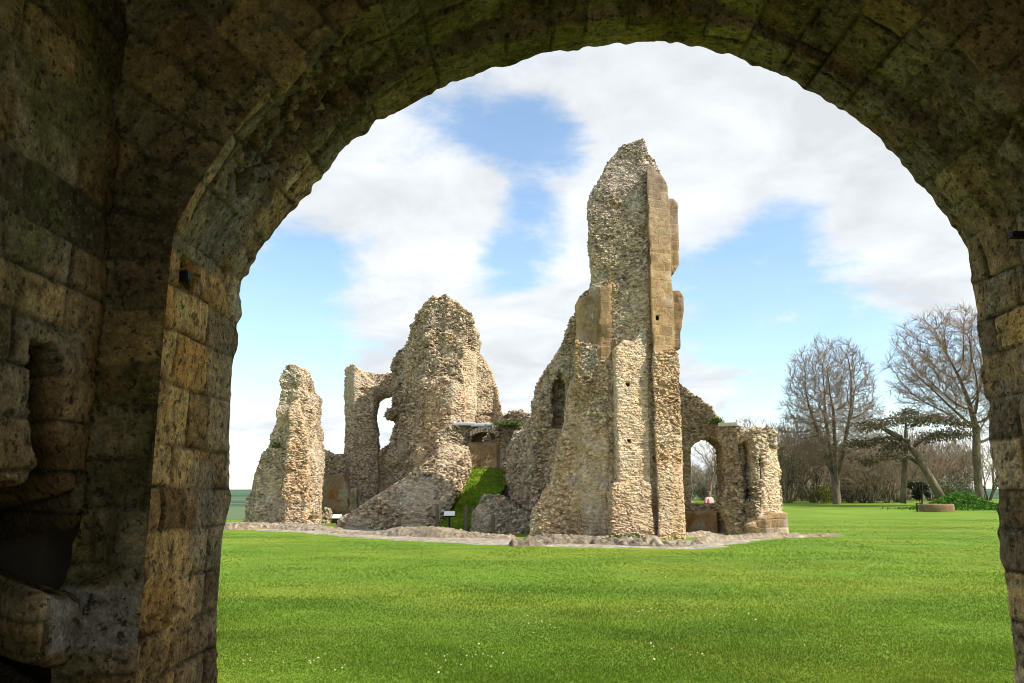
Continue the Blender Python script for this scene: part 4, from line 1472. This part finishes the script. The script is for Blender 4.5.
def colonise(seed, trunk, envelopes, n_att, step, infl, kill, rtip, expo, twigs, twig_len, start=None):
    """limbs grow towards free space inside the crown; twigs are added to the thin ends"""
    rg = np.random.default_rng(seed)
    A = []
    tot = sum(e[2] for e in envelopes)
    for c, r, w in envelopes:
        n = int(n_att * w / tot)
        q = rg.normal(0, 1, (n, 3)); q /= np.linalg.norm(q, axis=1, keepdims=True)
        q *= (rg.random(n) ** 0.42)[:, None]
        A.append(np.array(c) + q * np.array(r))
    A = np.concatenate(A)
    pos = [np.array(p, float) for p in trunk]
    par = [p[3] if len(p) > 3 else i - 1 for i, p in enumerate(trunk)]
    pos = [p[:3] for p in pos]
    best = np.full(len(A), 1e9); near = np.zeros(len(A), int)
    alive = np.ones(len(A), bool)
    new = list(range(len(pos)))
    for it in range(160):
        NP = np.array([pos[i] for i in new])
        d = np.linalg.norm(A[:, None] - NP[None], axis=2)
        k = d.argmin(1); dm = d[np.arange(len(A)), k]
        m = dm < best
        best[m] = dm[m]; near[m] = np.array(new)[k[m]]
        alive &= best > kill
        act = alive & (best < infl)
        if not act.any():
            break
        new = []
        ids = near[act]; P = np.array(pos)
        dv = A[act] - P[ids]; dv /= np.linalg.norm(dv, axis=1, keepdims=True)
        for i in np.unique(ids):
            v = dv[ids == i].sum(0) + rg.normal(0, 0.25, 3) + np.array([0, 0, 0.15])
            q = P[i] + v / (np.linalg.norm(v) + 1e-9) * step
            if np.min(np.linalg.norm(P[max(0, len(P) - 400):] - q, axis=1)) < step * 0.25:
                continue
            new.append(len(pos)); pos.append(q); par.append(i)
        if not new:
            break
    P = np.array(pos); n = len(P)
    acc = np.zeros(n)
    kids = np.zeros(n, int)
    for i in range(n - 1, -1, -1):
        if acc[i] == 0:
            acc[i] = rtip ** expo
        if par[i] >= 0:
            acc[par[i]] += acc[i]; kids[par[i]] += 1
    R = acc ** (1 / expo)
    t = Tree(seed)
    for i in range(1, n):
        (t.thick if R[i] > 0.05 else t.thin).append((*P[par[i]], *P[i], R[par[i]] if kids[par[i]] == 1 else max(R[i] * 1.12, min(R[par[i]], R[i] * 1.3)), R[i]))
    rr = t.r
    for i in range(1, n):
        if R[i] < rtip * 4.5:
            d0 = Vector(P[i] - P[par[i]]).normalized()
            for _ in range(twigs):
                d = (t.turn(d0, rr.uniform(0.25, 1.1)) + Vector((0, 0, 0.22))).normalized()
                p = Vector(P[i]); L = twig_len * rr.uniform(0.5, 1.2)
                q = p + d * L * 0.5
                t.seg(p, q, rtip * 0.75, rtip * 0.55)
                for _ in range(2):
                    d2 = (t.turn(d, rr.uniform(0.15, 0.6)) + Vector((0, 0, 0.1))).normalized()
                    t.seg(q, q + d2 * L * rr.uniform(0.35, 0.7), rtip * 0.5, rtip * 0.3)
    return t


def tree_meshes(t, name):
    V, F = tubes(t.thick, 7)
    a = make_mesh(name + '_trunk', V, F)
    V, F = tubes(t.thin, 3)
    b = make_mesh(name + '_crown', V, F)
    return a, b


def fit(t, height, width):
    """scale a grown tree to its measured height and spread"""
    A = np.array(t.thick + t.thin)
    zs = np.percentile(A[:, 5], 99.7)
    xs = np.percentile(A[:, 3], 99) - np.percentile(A[:, 3], 1)
    fz, fx = height / zs, width / xs
    for L in (t.thick, t.thin):
        for i, s in enumerate(L):
            L[i] = (s[0] * fx, s[1] * fx, s[2] * fz, s[3] * fx, s[4] * fx, s[5] * fz, s[6], s[7])


def place_tree(name, meshes, px, Y, label, mats, group=None, s=1.0, rz=0.0, z=None, sz=None):
    x = (px - 512) / FPX * depth_t(Y, 4)
    zz = float(ground_z(np.array([x]), np.array([Y]))[0]) if z is None else z
    r = empty(name, (x, Y, zz - 0.1), label, 'tree', group, rz)
    r.scale = (s, s, sz or s)
    link('trunk', meshes[0], mats[0], r)
    link('crown', meshes[1], mats[1], r)
    return r


def zheight(px, py, Y):
    return unproj(px, py, Y)[1]


BASE = dict(seg=0.7, wob=0.10, up=0.03, taper=0.80, side_from=3, side_p=0.38, levels=8, two=0.6, fork=(0.35, 0.65), len=(0.70, 0.90), rmin=0.016)


def build_trees():
    # the tall beech-like tree
    Hh = zheight(836, 333, 88)
    Wd = 50 / FPX * 91
    trunk = [(0, 0, 0), (0.05, 0, 0.8), (0.0, 0, 1.6), (0.05, 0, 2.4), (0.1, 0, 3.1)]
    for k, (dx, dy) in enumerate(((-0.34, 0.1), (0.30, -0.15), (0.05, 0.34), (-0.12, -0.32), (0.46, 0.2))):
        for q in range(1, 13 - 2 * (k == 4)):
            trunk.append((0.1 + dx * 0.75 * q ** 0.8, dy * q ** 0.8, 2.6 + 0.62 * q, (3 if k % 2 else 4) if q == 1 else len(trunk) - 1))
    env = [((0.1, 0, Hh * 0.66), (Wd * 0.86, Wd * 0.86, Hh * 0.33), 5), ((0.0, 0, Hh * 0.46), (Wd, Wd, Hh * 0.24), 4), ((0.3, 0, Hh * 0.28), (Wd * 0.75, Wd * 0.7, Hh * 0.09), 1.0)]
    t = colonise(4, trunk, env, 2600, 0.42, 5.0, 0.60, 0.019, 1.98, 6, 1.0)
    print('beech', len(t.thick), len(t.thin))
    place_tree('bare_tree', tree_meshes(t, 'beech'), 834, 88, 'tall leafless tree with a full rounded crown, right of the ruins', (M_BARK, M_TWIGPINK))

    # the second tall tree, partly behind the right jamb
    Hh = zheight(960, 306, 76)
    trunk = [(0, 0, 0), (-0.05, 0, 1.0), (-0.1, 0, 2.0), (0.0, 0, 3.0), (0.05, 0, 4.0), (0.0, 0, 4.8)]
    env = [((-1.2, 0, Hh * 0.72), (6.2, 5.5, Hh * 0.27), 5), ((-2.6, 0, Hh * 0.60), (4.6, 4.5, Hh * 0.22), 3), ((2.5, 0, Hh * 0.55), (4.5, 4.5, Hh * 0.25), 3)]
    t = colonise(9, trunk, env, 1900, 0.45, 5.5, 0.66, 0.019, 2.0, 7, 1.05)
    print('spreading', len(t.thick), len(t.thin))
    place_tree('bare_tree', tree_meshes(t, 'spreading'), 977, 76, 'tall leafless tree fanning out beside the right side of the arch', (M_BARK, M_TWIG))

    # scrub and smaller trees behind
    protos = []
    for sd in (21, 22, 23):
        t = Tree(sd)
        o = dict(BASE, seg=0.5, up=0.01, fork=(0.35, 0.8), levels=6, rmin=0.020, wob=0.16, side_from=2, side_p=0.62)
        for j in range(9):
            a = j * 0.7 + sd
            lean = t.r.uniform(0.15, 0.85)
            t.branch(Vector((0.3 * math.cos(a), 0.3 * math.sin(a), 0)), Vector((math.sin(lean) * math.cos(a), math.sin(lean) * math.sin(a), math.cos(lean))), t.r.uniform(1.5, 2.3), 0.10, 1, o)
        fit(t, 7.0, 8.5)
        protos.append(tree_meshes(t, 'scrub'))
    t = Tree(31)
    o = dict(BASE, levels=7, rmin=0.028, up=0.03)
    t.branch(Vector((0, 0, 0)), Vector((0, 0, 1)), 3.2, 0.32, 1, o)
    fit(t, 11, 9)
    slim = tree_meshes(t, 'slim')
    # px, Y, scale, prototype, label
    rows = [(778, 118, 0.75, 0), (792, 104, 0.85, 1), (806, 112, 1.0, 2), (822, 122, 0.9, 0), (846, 106, 0.75, 1), (860, 96, 0.72, 2), (876, 110, 0.95, 0),
            (893, 98, 0.85, 1), (905, 118, 1.1, 2), (928, 108, 0.85, 0), (955, 116, 0.9, 1), (985, 112, 1.0, 2), (786, 96, 1.0, 2), (812, 98, 0.95, 1), (800, 126, 1.25, 0), (832, 128, 1.1, 1), (854, 130, 1.0, 2), (884, 128, 1.05, 0), (848, 95, 0.62, 0), (868, 93, 0.66, 2), (885, 94, 0.6, 1), (915, 128, 1.0, 1), (940, 130, 1.05, 2), (690, 120, 0.6, 1), (704, 112, 0.55, 2), (722, 122, 0.75, 0), (745, 118, 0.7, 1), (762, 126, 0.9, 2)]
    for i, (px, Y, s, k) in enumerate(rows):
        if px < 700:
            lab = 'low leafless scrub seen through the window, left of the pink shirt'
        elif px < 735:
            lab = 'low leafless scrub behind the window wall and the person in pink'
        elif px < 770:
            lab = 'brown leafless scrub mostly hidden behind the short square pier'
        else:
            lab = 'brown leafless scrub thicket at the far edge of the lawn'
        place_tree('scrub_tree', protos[k], px, Y, lab, (M_BARK, M_TWIGBROWN if i % 3 else M_TWIG), 'leafless scrub along the far edge of the lawn', s * 1.15, i * 1.7, sz=s * 1.4)
    place_tree('bare_tree', slim, 709, 108, 'slender bare tree seen through the round-headed window', (M_BARK, M_TWIG), None, 0.78, 0.4)
    place_tree('bare_tree', slim, 783, 122, 'smaller bare tree showing just above the short square pier', (M_BARK, M_TWIG), None, 1.15, 2.2)
    place_tree('bare_tree', slim, 896, 124, 'small bare tree in the gap between the two tall trees', (M_BARK, M_TWIG), None, 1.0, 4.0)

    # leaning cedar with flat plates of needles
    Y = 72
    def at(px, py):
        x, z = unproj(px, py, Y)
        return Vector((x, 0, z))
    base = at(944, 498); base.z = 0
    r = empty('cedar_tree', (base.x, Y, -0.05), 'leaning dark cedar with flat layers of foliage between the tall trees', 'tree')
    tt = Tree(77)
    off = Vector((base.x, 0, 0))
    pts = [at(944, 502), at(932, 481), at(922, 463), at(913, 449), at(900, 436), at(886, 428)]
    rad = [0.42, 0.35, 0.31, 0.25, 0.17, 0.08]
    b = Bag()
    b.tube([p - off for p in pts], rad, 9)
    up2 = [at(911, 503), at(912, 480), at(913, 455), at(914, 432), at(914, 415)]
    b.tube([p - off + Vector((0, 1.5, 0)) for p in up2], [0.30, 0.26, 0.23, 0.17, 0.07], 8)
    limbs = [((913, 449), (930, 436), (948, 432)), ((913, 440), (890, 436), (868, 440)), ((922, 463), (905, 452), (884, 452)), ((914, 425), (930, 418), (946, 416)), ((914, 420), (898, 416), (880, 420)), ((905, 440), (880, 424), (862, 424))]
    for L in limbs:
        b.tube([at(*q) - off + Vector((0, 0.6, 0)) for q in L], [0.17, 0.12, 0.05], 6)
    b.build('trunk', M_BARK, r, smooth_shade=True)
    rg = np.random.default_rng(5)
    plates = [(938, 418, 2.2), (952, 424, 1.6), (925, 422, 1.8), (905, 419, 2.0), (884, 422, 2.3), (868, 428, 1.6), (945, 434, 1.8), (930, 438, 1.5), (880, 441, 2.2), (862, 444, 1.4),
              (900, 446, 1.6), (888, 455, 1.8), (912, 412, 1.4), (965, 432, 1.3), (872, 460, 1.5)]
    VV, CC = [], []
    for px, py, w in plates:
        c = np.array(at(px, py) - off)
        n = int(300 * w)
        q = rg.normal(0, 1, (n, 3)) * np.array([w * 0.46, w * 0.46, 0.20])
        q[:, 2] += 0.25 * np.sin(q[:, 0] * 2.2 + px) * 0.6
        cen = c + q + np.array([0, rg.uniform(-1.2, 1.2), 0])
        VV.append(cen)
        CC.append(np.array([0.095, 0.080, 0.045]) * rg.uniform(0.55, 1.6, (n, 1)))
    leaf_object('crown', np.concatenate(VV), np.concatenate(CC), 0.13, r, rg)


def leaf_quads(cen, size, rg):
    n = len(cen)
    a = rg.normal(0, 1, (n, 3)); a /= np.linalg.norm(a, axis=1, keepdims=True)
    b = np.cross(a, rg.normal(0, 1, (n, 3))); b /= np.linalg.norm(b, axis=1, keepdims=True)
    sz = size * rg.uniform(0.5, 1.3, (n, 1))
    V = np.stack([cen - a * sz, cen + b * sz * 0.45, cen + a * sz, cen - b * sz * 0.45], 1).reshape(-1, 3)
    F = np.arange(4 * n).reshape(n, 4)
    return V, F


def leaf_object(name, cen, col, size, parent, rg, loc=(0, 0, 0)):
    V, F = leaf_quads(cen, size, rg)
    return link(name, make_mesh(name, V, F, np.repeat(col, 4, 0), False), M_LEAF, parent, loc)


build_trees()


def bush(px, Y, w, h, col, label, seed, n=2600, size=0.10):
    rg = np.random.default_rng(seed)
    x = (px - 512) / FPX * depth_t(Y, 1)
    z = float(ground_z(np.array([x]), np.array([Y]))[0])
    r = empty('bush', (x, Y, z), label, 'bush')
    # several clumps of unequal size
    k = 9
    cc = np.stack([rg.uniform(-0.4, 0.4, k) * w, rg.uniform(-0.4, 0.4, k) * w, rg.uniform(0.2, 0.72, k) * h], -1)
    rad = rg.uniform(0.16, 0.34, k) * min(w, 1.6 * h)
    i = rg.integers(0, k, n)
    q = rg.normal(0, 1, (n, 3)); q /= np.linalg.norm(q, axis=1, keepdims=True)
    cen = cc[i] + q * (rad[i] * rg.uniform(0.25, 1.05, n) ** 0.6)[:, None]
    cen[:, 2] = np.abs(cen[:, 2])
    c = np.array(col) * rg.uniform(0.55, 1.5, (n, 1)) * (0.8 + 0.4 * rg.random(k))[i][:, None]
    leaf_object('foliage', cen, c, size, r, rg)
    b = Bag()
    for j in range(6):
        a = rg.uniform(0, 6.28)
        b.tube([(0.1 * math.cos(a), 0.1 * math.sin(a), -0.05), (0.15 * w * math.cos(a), 0.15 * w * math.sin(a), 0.35 * h), (0.33 * w * math.cos(a), 0.33 * w * math.sin(a), 0.75 * h)], [0.05, 0.035, 0.012], 5)
    b.build('stem', M_BARK, r)


bush(822, 93, 3.0, 2.0, (0.12, 0.135, 0.022), 'small yellow-green bush at the left foot of the tall rounded tree', 1)
bush(921, 80, 1.6, 2.8, (0.025, 0.040, 0.016), 'small dark evergreen bush behind the leaning cedar trunk', 2)
bush(958, 86, 5.2, 2.6, (0.10, 0.115, 0.05), 'pale green shrubs behind the nettle bank beside the right jamb', 3, 4200)
bush(800, 108, 6.0, 2.2, (0.07, 0.070, 0.028), 'dull olive undergrowth beneath the scrub left of the tall rounded tree', 4, 4200)
bush(866, 106, 8.0, 2.0, (0.075, 0.062, 0.028), 'brownish undergrowth beneath the scrub right of the tall rounded tree', 5, 4800)
bush(705, 118, 6.5, 2.6, (0.075, 0.08, 0.05), 'grey-green undergrowth seen low through the round-headed window', 6, 4200)
bush(238, 160, 6.0, 2.2, (0.06, 0.075, 0.02), 'small hedge bush left of the leftmost pinnacle', 7)


def build_nettles():
    rg = np.random.default_rng(8)
    x0, y0 = (962 - 512) / FPX * depth_t(66, 0), 66.0
    n = 9000
    px = rg.normal(0, 1, (n, 2)) * np.array([1.7, 1.3])
    hgt = 1.25 * np.exp(-(px[:, 0] / 2.4) ** 2 - (px[:, 1] / 1.8) ** 2)
    cen = np.stack([px[:, 0] + x0, px[:, 1] + y0, hgt * rg.uniform(0.0, 1.1, n) + 0.05], -1)
    c = np.array([0.065, 0.16, 0.018]) * rg.uniform(0.55, 1.5, (n, 1))
    V, F = leaf_quads(cen, 0.12, rg)
    o = link('ground_cover', make_mesh('ground_cover', V - [x0, y0, 0], F, np.repeat(c, 4, 0), False), M_LEAF, None, (x0, y0, 0))
    tag(o, 'rough green weeds heaped behind the round well', 'weeds', kind='stuff')


build_nettles()

# ------------------------------------------------------------------ grass blades and daisies


def build_grass():
    rg = np.random.default_rng(3)
    n = 780000
    # density falls with distance so each strip of the picture gets its share
    u = rg.random(n)
    Y = 1.0 / (1 / 5.6 + u * (1 / 46.0 - 1 / 5.6))
    pxu = rg.uniform(-330, 1330, n)
    X = (pxu - 512) / FPX * Y * 1.02
    k = np.ones(n, bool)
    poly = [on_ground(*q) for q in ((225, 526), (478, 530), (640, 536), (790, 532), (792, 537), (745, 545), (708, 552), (655, 551), (470, 546), (330, 537), (225, 533))]
    nz = fbm(np.stack([X, Y, 0 * X], -1), 0.9, 3, 14)
    k &= sd_poly(poly, X, Y) > -0.75 * smooth(0.0, 0.35, nz)
    X, Y = X[k], Y[k]
    n = len(X)
    Z = ground_z(X, Y)
    P = np.stack([X, Y, Z], -1)
    tall = 0.7 + 0.5 * fbm(P, (0.8, 0.8, 1), 2, 5)
    h = rg.uniform(0.014, 0.034, n) * tall
    w = 0.0028 + 0.00045 * Y
    a = rg.uniform(0, 2 * np.pi, n)
    side = np.stack([np.cos(a), np.sin(a), np.zeros(n)], -1) * w[:, None]
    lean = rg.normal(0, 0.5, (n, 2)) * h[:, None]
    tip = P + np.stack([lean[:, 0], lean[:, 1], h], -1)
    V = np.stack([P - side, P + side, tip], 1).reshape(-1, 3)
    c = 1.03 * lawn_color(P) * rg.uniform(0.78, 1.28, (n, 1))
    straw = rg.random(n) < 0.025
    c[straw] = np.array([0.24, 0.22, 0.07]) * rg.uniform(0.7, 1.2, (straw.sum(), 1))
    o = link('grass', make_mesh('grass', V, np.arange(3 * n).reshape(n, 3), np.repeat(c, 3, 0), False), M_BLADE)
    tag(o, 'short mown grass of the sunlit lawn', 'grass', kind='stuff')
    # fringe of longer grass on the bank
    nb = 9000
    P = BANK[rg.integers(0, len(BANK), nb)] + rg.normal(0, 0.05, (nb, 3)) * np.array([1, 1, 0.2])
    h = rg.uniform(0.03, 0.11, nb)
    a = rg.uniform(0, 2 * np.pi, nb)
    side = np.stack([np.cos(a), np.sin(a), np.zeros(nb)], -1) * 0.02
    tip = P + np.stack([rg.normal(0, 0.4, nb) * h, rg.normal(0, 0.4, nb) * h, h], -1)
    V = np.stack([P - side, P + side, tip], 1).reshape(-1, 3)
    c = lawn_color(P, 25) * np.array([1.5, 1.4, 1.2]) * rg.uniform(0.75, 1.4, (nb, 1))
    o = link('grass', make_mesh('bank_grass', V, np.arange(3 * nb).reshape(nb, 3), np.repeat(c, 3, 0), False), M_BLADE)
    tag(o, 'longer grass growing on the bright bank amid the rubble', 'grass', kind='stuff')


build_grass()


def build_daisies():
    rg = np.random.default_rng(6)
    cl = [(300, 668, 60, 8, 26), (460, 660, 40, 14, 22), (520, 622, 25, 8, 8), (545, 632, 20, 8, 6), (650, 616, 30, 6, 22), (720, 615, 40, 10, 18), (790, 600, 60, 16, 16),
          (300, 600, 80, 20, 14), (640, 590, 120, 22, 26), (880, 610, 70, 25, 12), (440, 575, 120, 14, 16), (700, 655, 120, 14, 16), (850, 565, 80, 12, 10), (720, 570, 60, 10, 10)]
    V, F, C = [], [], []
    for cx, cy, sx, sy, n in cl:
        for _ in range(n):
            px, py = cx + rg.normal() * sx * 0.55, cy + rg.normal() * sy * 0.55
            if py < 556 or py > 690:
                continue
            x, y = on_ground(px, py)
            z = float(ground_z(np.array([x]), np.array([y]))[0]) + 0.045
            rr = rg.uniform(0.007, 0.012)
            b = len(V)
            tx, ty = rg.normal(0, 0.35, 2)
            V.append((x, y, z + 0.004)); C.append((0.75, 0.55, 0.05))
            for j in range(10):
                q = 2 * math.pi * j / 10
                r2 = rr * (1.0 if j % 2 else 0.72)
                V.append((x + r2 * math.cos(q), y + r2 * math.sin(q), z + r2 * (tx * math.cos(q) + ty * math.sin(q)))); C.append((0.8, 0.8, 0.78))
            for j in range(10):
                F.append((b, b + 1 + j, b + 1 + (j + 1) % 10))
            V += [(x - 0.001, y, z), (x + 0.001, y, z), (x, y, z - 0.06)]
            C += [(0.1, 0.2, 0.03)] * 3
            F.append((b + 11, b + 12, b + 13))
    o = link('daisies', make_mesh('daisies', np.array(V), np.array(F), np.array(C), False), M_LEAF)
    tag(o, 'tiny white daisies scattered over the lawn', 'daisies', kind='stuff')


build_daisies()

def wall_plant(px, py, Y, w, h, label, seed, col=(0.085, 0.135, 0.035), n=200):
    n = int(n * 2.4)
    rg = np.random.default_rng(seed)
    x, z = unproj(px, py, Y)
    q = rg.normal(0, 1, (n, 3)) * np.array([w * 0.33, w * 0.25, h * 0.36])
    q[:, 2] = np.abs(q[:, 2]) - 0.06
    o = leaf_object('wall_plant', q, np.array(col) * rg.uniform(0.5, 1.6, (n, 1)), 0.075, None, rg, (x, Y, z))
    tag(o, label, 'plant')


wall_plant(668.5, 384, 27.6, 0.35, 0.25, 'small green plant rooted high in the right flank of the tallest tower', 1)
wall_plant(626, 538, 26.75, 0.8, 0.16, 'low weeds growing at the front foot of the tallest tower', 3, n=420)
wall_plant(512, 424, 36.2, 1.1, 0.22, 'grassy tuft along the top of the dark rubble left of the tower doorway', 4, n=420)
wall_plant(716, 421, 31.3, 0.35, 0.2, 'sprig of green on the sloping top of the window wall', 6)
wall_plant(279, 446, 35.7, 0.35, 0.3, 'small plant on the left shoulder of the leftmost pinnacle', 7)

# ------------------------------------------------------------------ the visitor beyond the window


def skin_mesh(name, joints, edges, radii, sub=2):
    me = bpy.data.meshes.new(name)
    me.from_pydata(joints, edges, [])
    o = bpy.data.objects.new(name, me)
    COL.objects.link(o)
    md = o.modifiers.new('skin', 'SKIN')
    for i, v in enumerate(me.skin_vertices[0].data):
        r = radii[i]
        v.radius = (r, r) if isinstance(r, (int, float)) else r
        v.use_root = i == 0
    s = o.modifiers.new('sub', 'SUBSURF'); s.levels = sub; s.render_levels = sub
    dg = bpy.context.evaluated_depsgraph_get()
    out = bpy.data.meshes.new_from_object(o.evaluated_get(dg))
    bpy.data.objects.remove(o)
    out.polygons.foreach_set('use_smooth', [True] * len(out.polygons))
    return out


def build_person():
    Y = 34.6
    x = (709 - 512) / FPX * depth_t(Y, 1.4)
    r = empty('person', (x, Y, 0), 'person in a pink top standing beyond the round-headed window', 'person', rz=0.5)
    r.scale = (0.95, 0.95, 0.91)
    skin = plain_mat('skin', (0.50, 0.29, 0.20), 0.6, 0.06, 10, bump=0)
    pink = plain_mat('pink_top', (0.70, 0.40, 0.44), 0.9, 0.08, 12)
    blue = plain_mat('dark_trousers', (0.05, 0.06, 0.10), 0.9, 0.2, 12)
    hair = plain_mat('hair', (0.16, 0.10, 0.05), 0.7, 0.3, 40)
    shoe = plain_mat('shoes', (0.06, 0.05, 0.045), 0.7, 0.2, 12)
    J, E, R = [], [], []

    def j(p, rad, par=None):
        J.append(p); R.append(rad)
        if par is not None:
            E.append((par, len(J) - 1))
        return len(J) - 1
    pel = j((0, 0, 0.92), (0.15, 0.105))
    wst = j((0, 0, 1.08), (0.13, 0.095), pel)
    chs = j((0, -0.01, 1.27), (0.155, 0.11), wst)
    nb = j((0, 0, 1.40), (0.09, 0.07), chs)
    nk = j((0, -0.01, 1.47), 0.052, nb)
    jaw = j((0, -0.035, 1.535), (0.062, 0.075), nk)
    hd = j((0, -0.02, 1.61), (0.075, 0.092), jaw)
    j((0, -0.01, 1.665), (0.052, 0.062), hd)
    for s in (-1, 1):
        sh = j((s * 0.175, 0, 1.37), 0.055, nb)
        el = j((s * 0.235, 0.02, 1.10), 0.042, sh)
        wr = j((s * 0.21, -0.12, 0.88), 0.028, el)
        pm = j((s * 0.205, -0.15, 0.81), (0.036, 0.018), wr)
        for f in range(4):
            a = j((s * 0.20 + (f - 1.5) * 0.017, -0.165, 0.765), 0.0095, pm)
            b = j((s * 0.20 + (f - 1.5) * 0.018, -0.170, 0.735 + 0.004 * abs(f - 1.4)), 0.0085, a)
            j((s * 0.20 + (f - 1.5) * 0.018, -0.160, 0.712 + 0.006 * abs(f - 1.4)), 0.007, b)
        th = j((s * 0.17, -0.175, 0.80), 0.011, pm)
        j((s * 0.165, -0.19, 0.765), 0.009, th)
        hp = j((s * 0.09, 0, 0.86), 0.092, pel)
        kn = j((s * 0.10, -0.015, 0.48), 0.058, hp)
        an = j((s * 0.105, 0.02, 0.09), 0.038, kn)
        ft = j((s * 0.115, -0.07, 0.045), (0.04, 0.035), an)
        j((s * 0.12, -0.16, 0.03), (0.04, 0.022), ft)
    body = link('body', skin_mesh('body', J, E, R), skin, r)
    # face
    b = Bag()
    b.blob((0, -0.118, 1.592), (0.012, 0.016, 0.022))
    b.build('nose', skin, body, smooth_shade=True)
    eye = plain_mat('eyes', (0.05, 0.04, 0.035), 0.3, 0.05, 10)
    for s in (-1, 1):
        b = Bag()
        b.blob((s * 0.078, -0.015, 1.60), (0.012, 0.022, 0.032))
        b.build('ear', skin, body, smooth_shade=True)
        b = Bag()
        b.blob((s * 0.030, -0.100, 1.622), (0.011, 0.008, 0.007))
        b.build('eye', eye, body, smooth_shade=True)
    b = Bag()
    b.blob((0, -0.098, 1.548), (0.024, 0.008, 0.007))
    b.build('mouth', plain_mat('lips', (0.42, 0.16, 0.14), 0.5, 0.05, 10), body, smooth_shade=True)
    b = Bag()
    b.blob((0, 0.012, 1.650), (0.088, 0.098, 0.075), seed=2, rough=0.10)
    b.blob((0, 0.055, 1.58), (0.074, 0.05, 0.09), seed=3, rough=0.10)
    b.build('hair', hair, r, smooth_shade=True)
    TJ = [(0, 0, 0.88), (0, 0, 1.08), (0, -0.01, 1.27), (0, 0, 1.395)]
    TE = [(0, 1), (1, 2), (2, 3)]
    TR = [(0.175, 0.13), (0.155, 0.118), (0.175, 0.13), (0.105, 0.085)]
    for s in (-1, 1):
        n = len(TJ)
        TJ += [(s * 0.175, 0, 1.37), (s * 0.225, 0.015, 1.15), (s * 0.23, 0.0, 1.06)]
        TE += [(3, n), (n, n + 1), (n + 1, n + 2)]
        TR += [0.072, 0.062, 0.058]
    link('top', skin_mesh('top', TJ, TE, TR), pink, r)
    TJ, TE, TR = [(0, 0, 0.94), (0, 0, 0.90)], [(0, 1)], [(0.155, 0.115), (0.16, 0.118)]
    for s in (-1, 1):
        n = len(TJ)
        TJ += [(s * 0.09, 0, 0.82), (s * 0.10, -0.015, 0.48), (s * 0.105, 0.015, 0.11)]
        TE += [(1, n), (n, n + 1), (n + 1, n + 2)]
        TR += [0.108, 0.078, 0.062]
    link('trousers', skin_mesh('trousers', TJ, TE, TR), blue, r)
    for s in (-1, 1):
        b = Bag()
        b.blob((s * 0.117, -0.07, 0.045), (0.052, 0.135, 0.05))
        b.build('shoe', shoe, r, smooth_shade=True)


build_person()
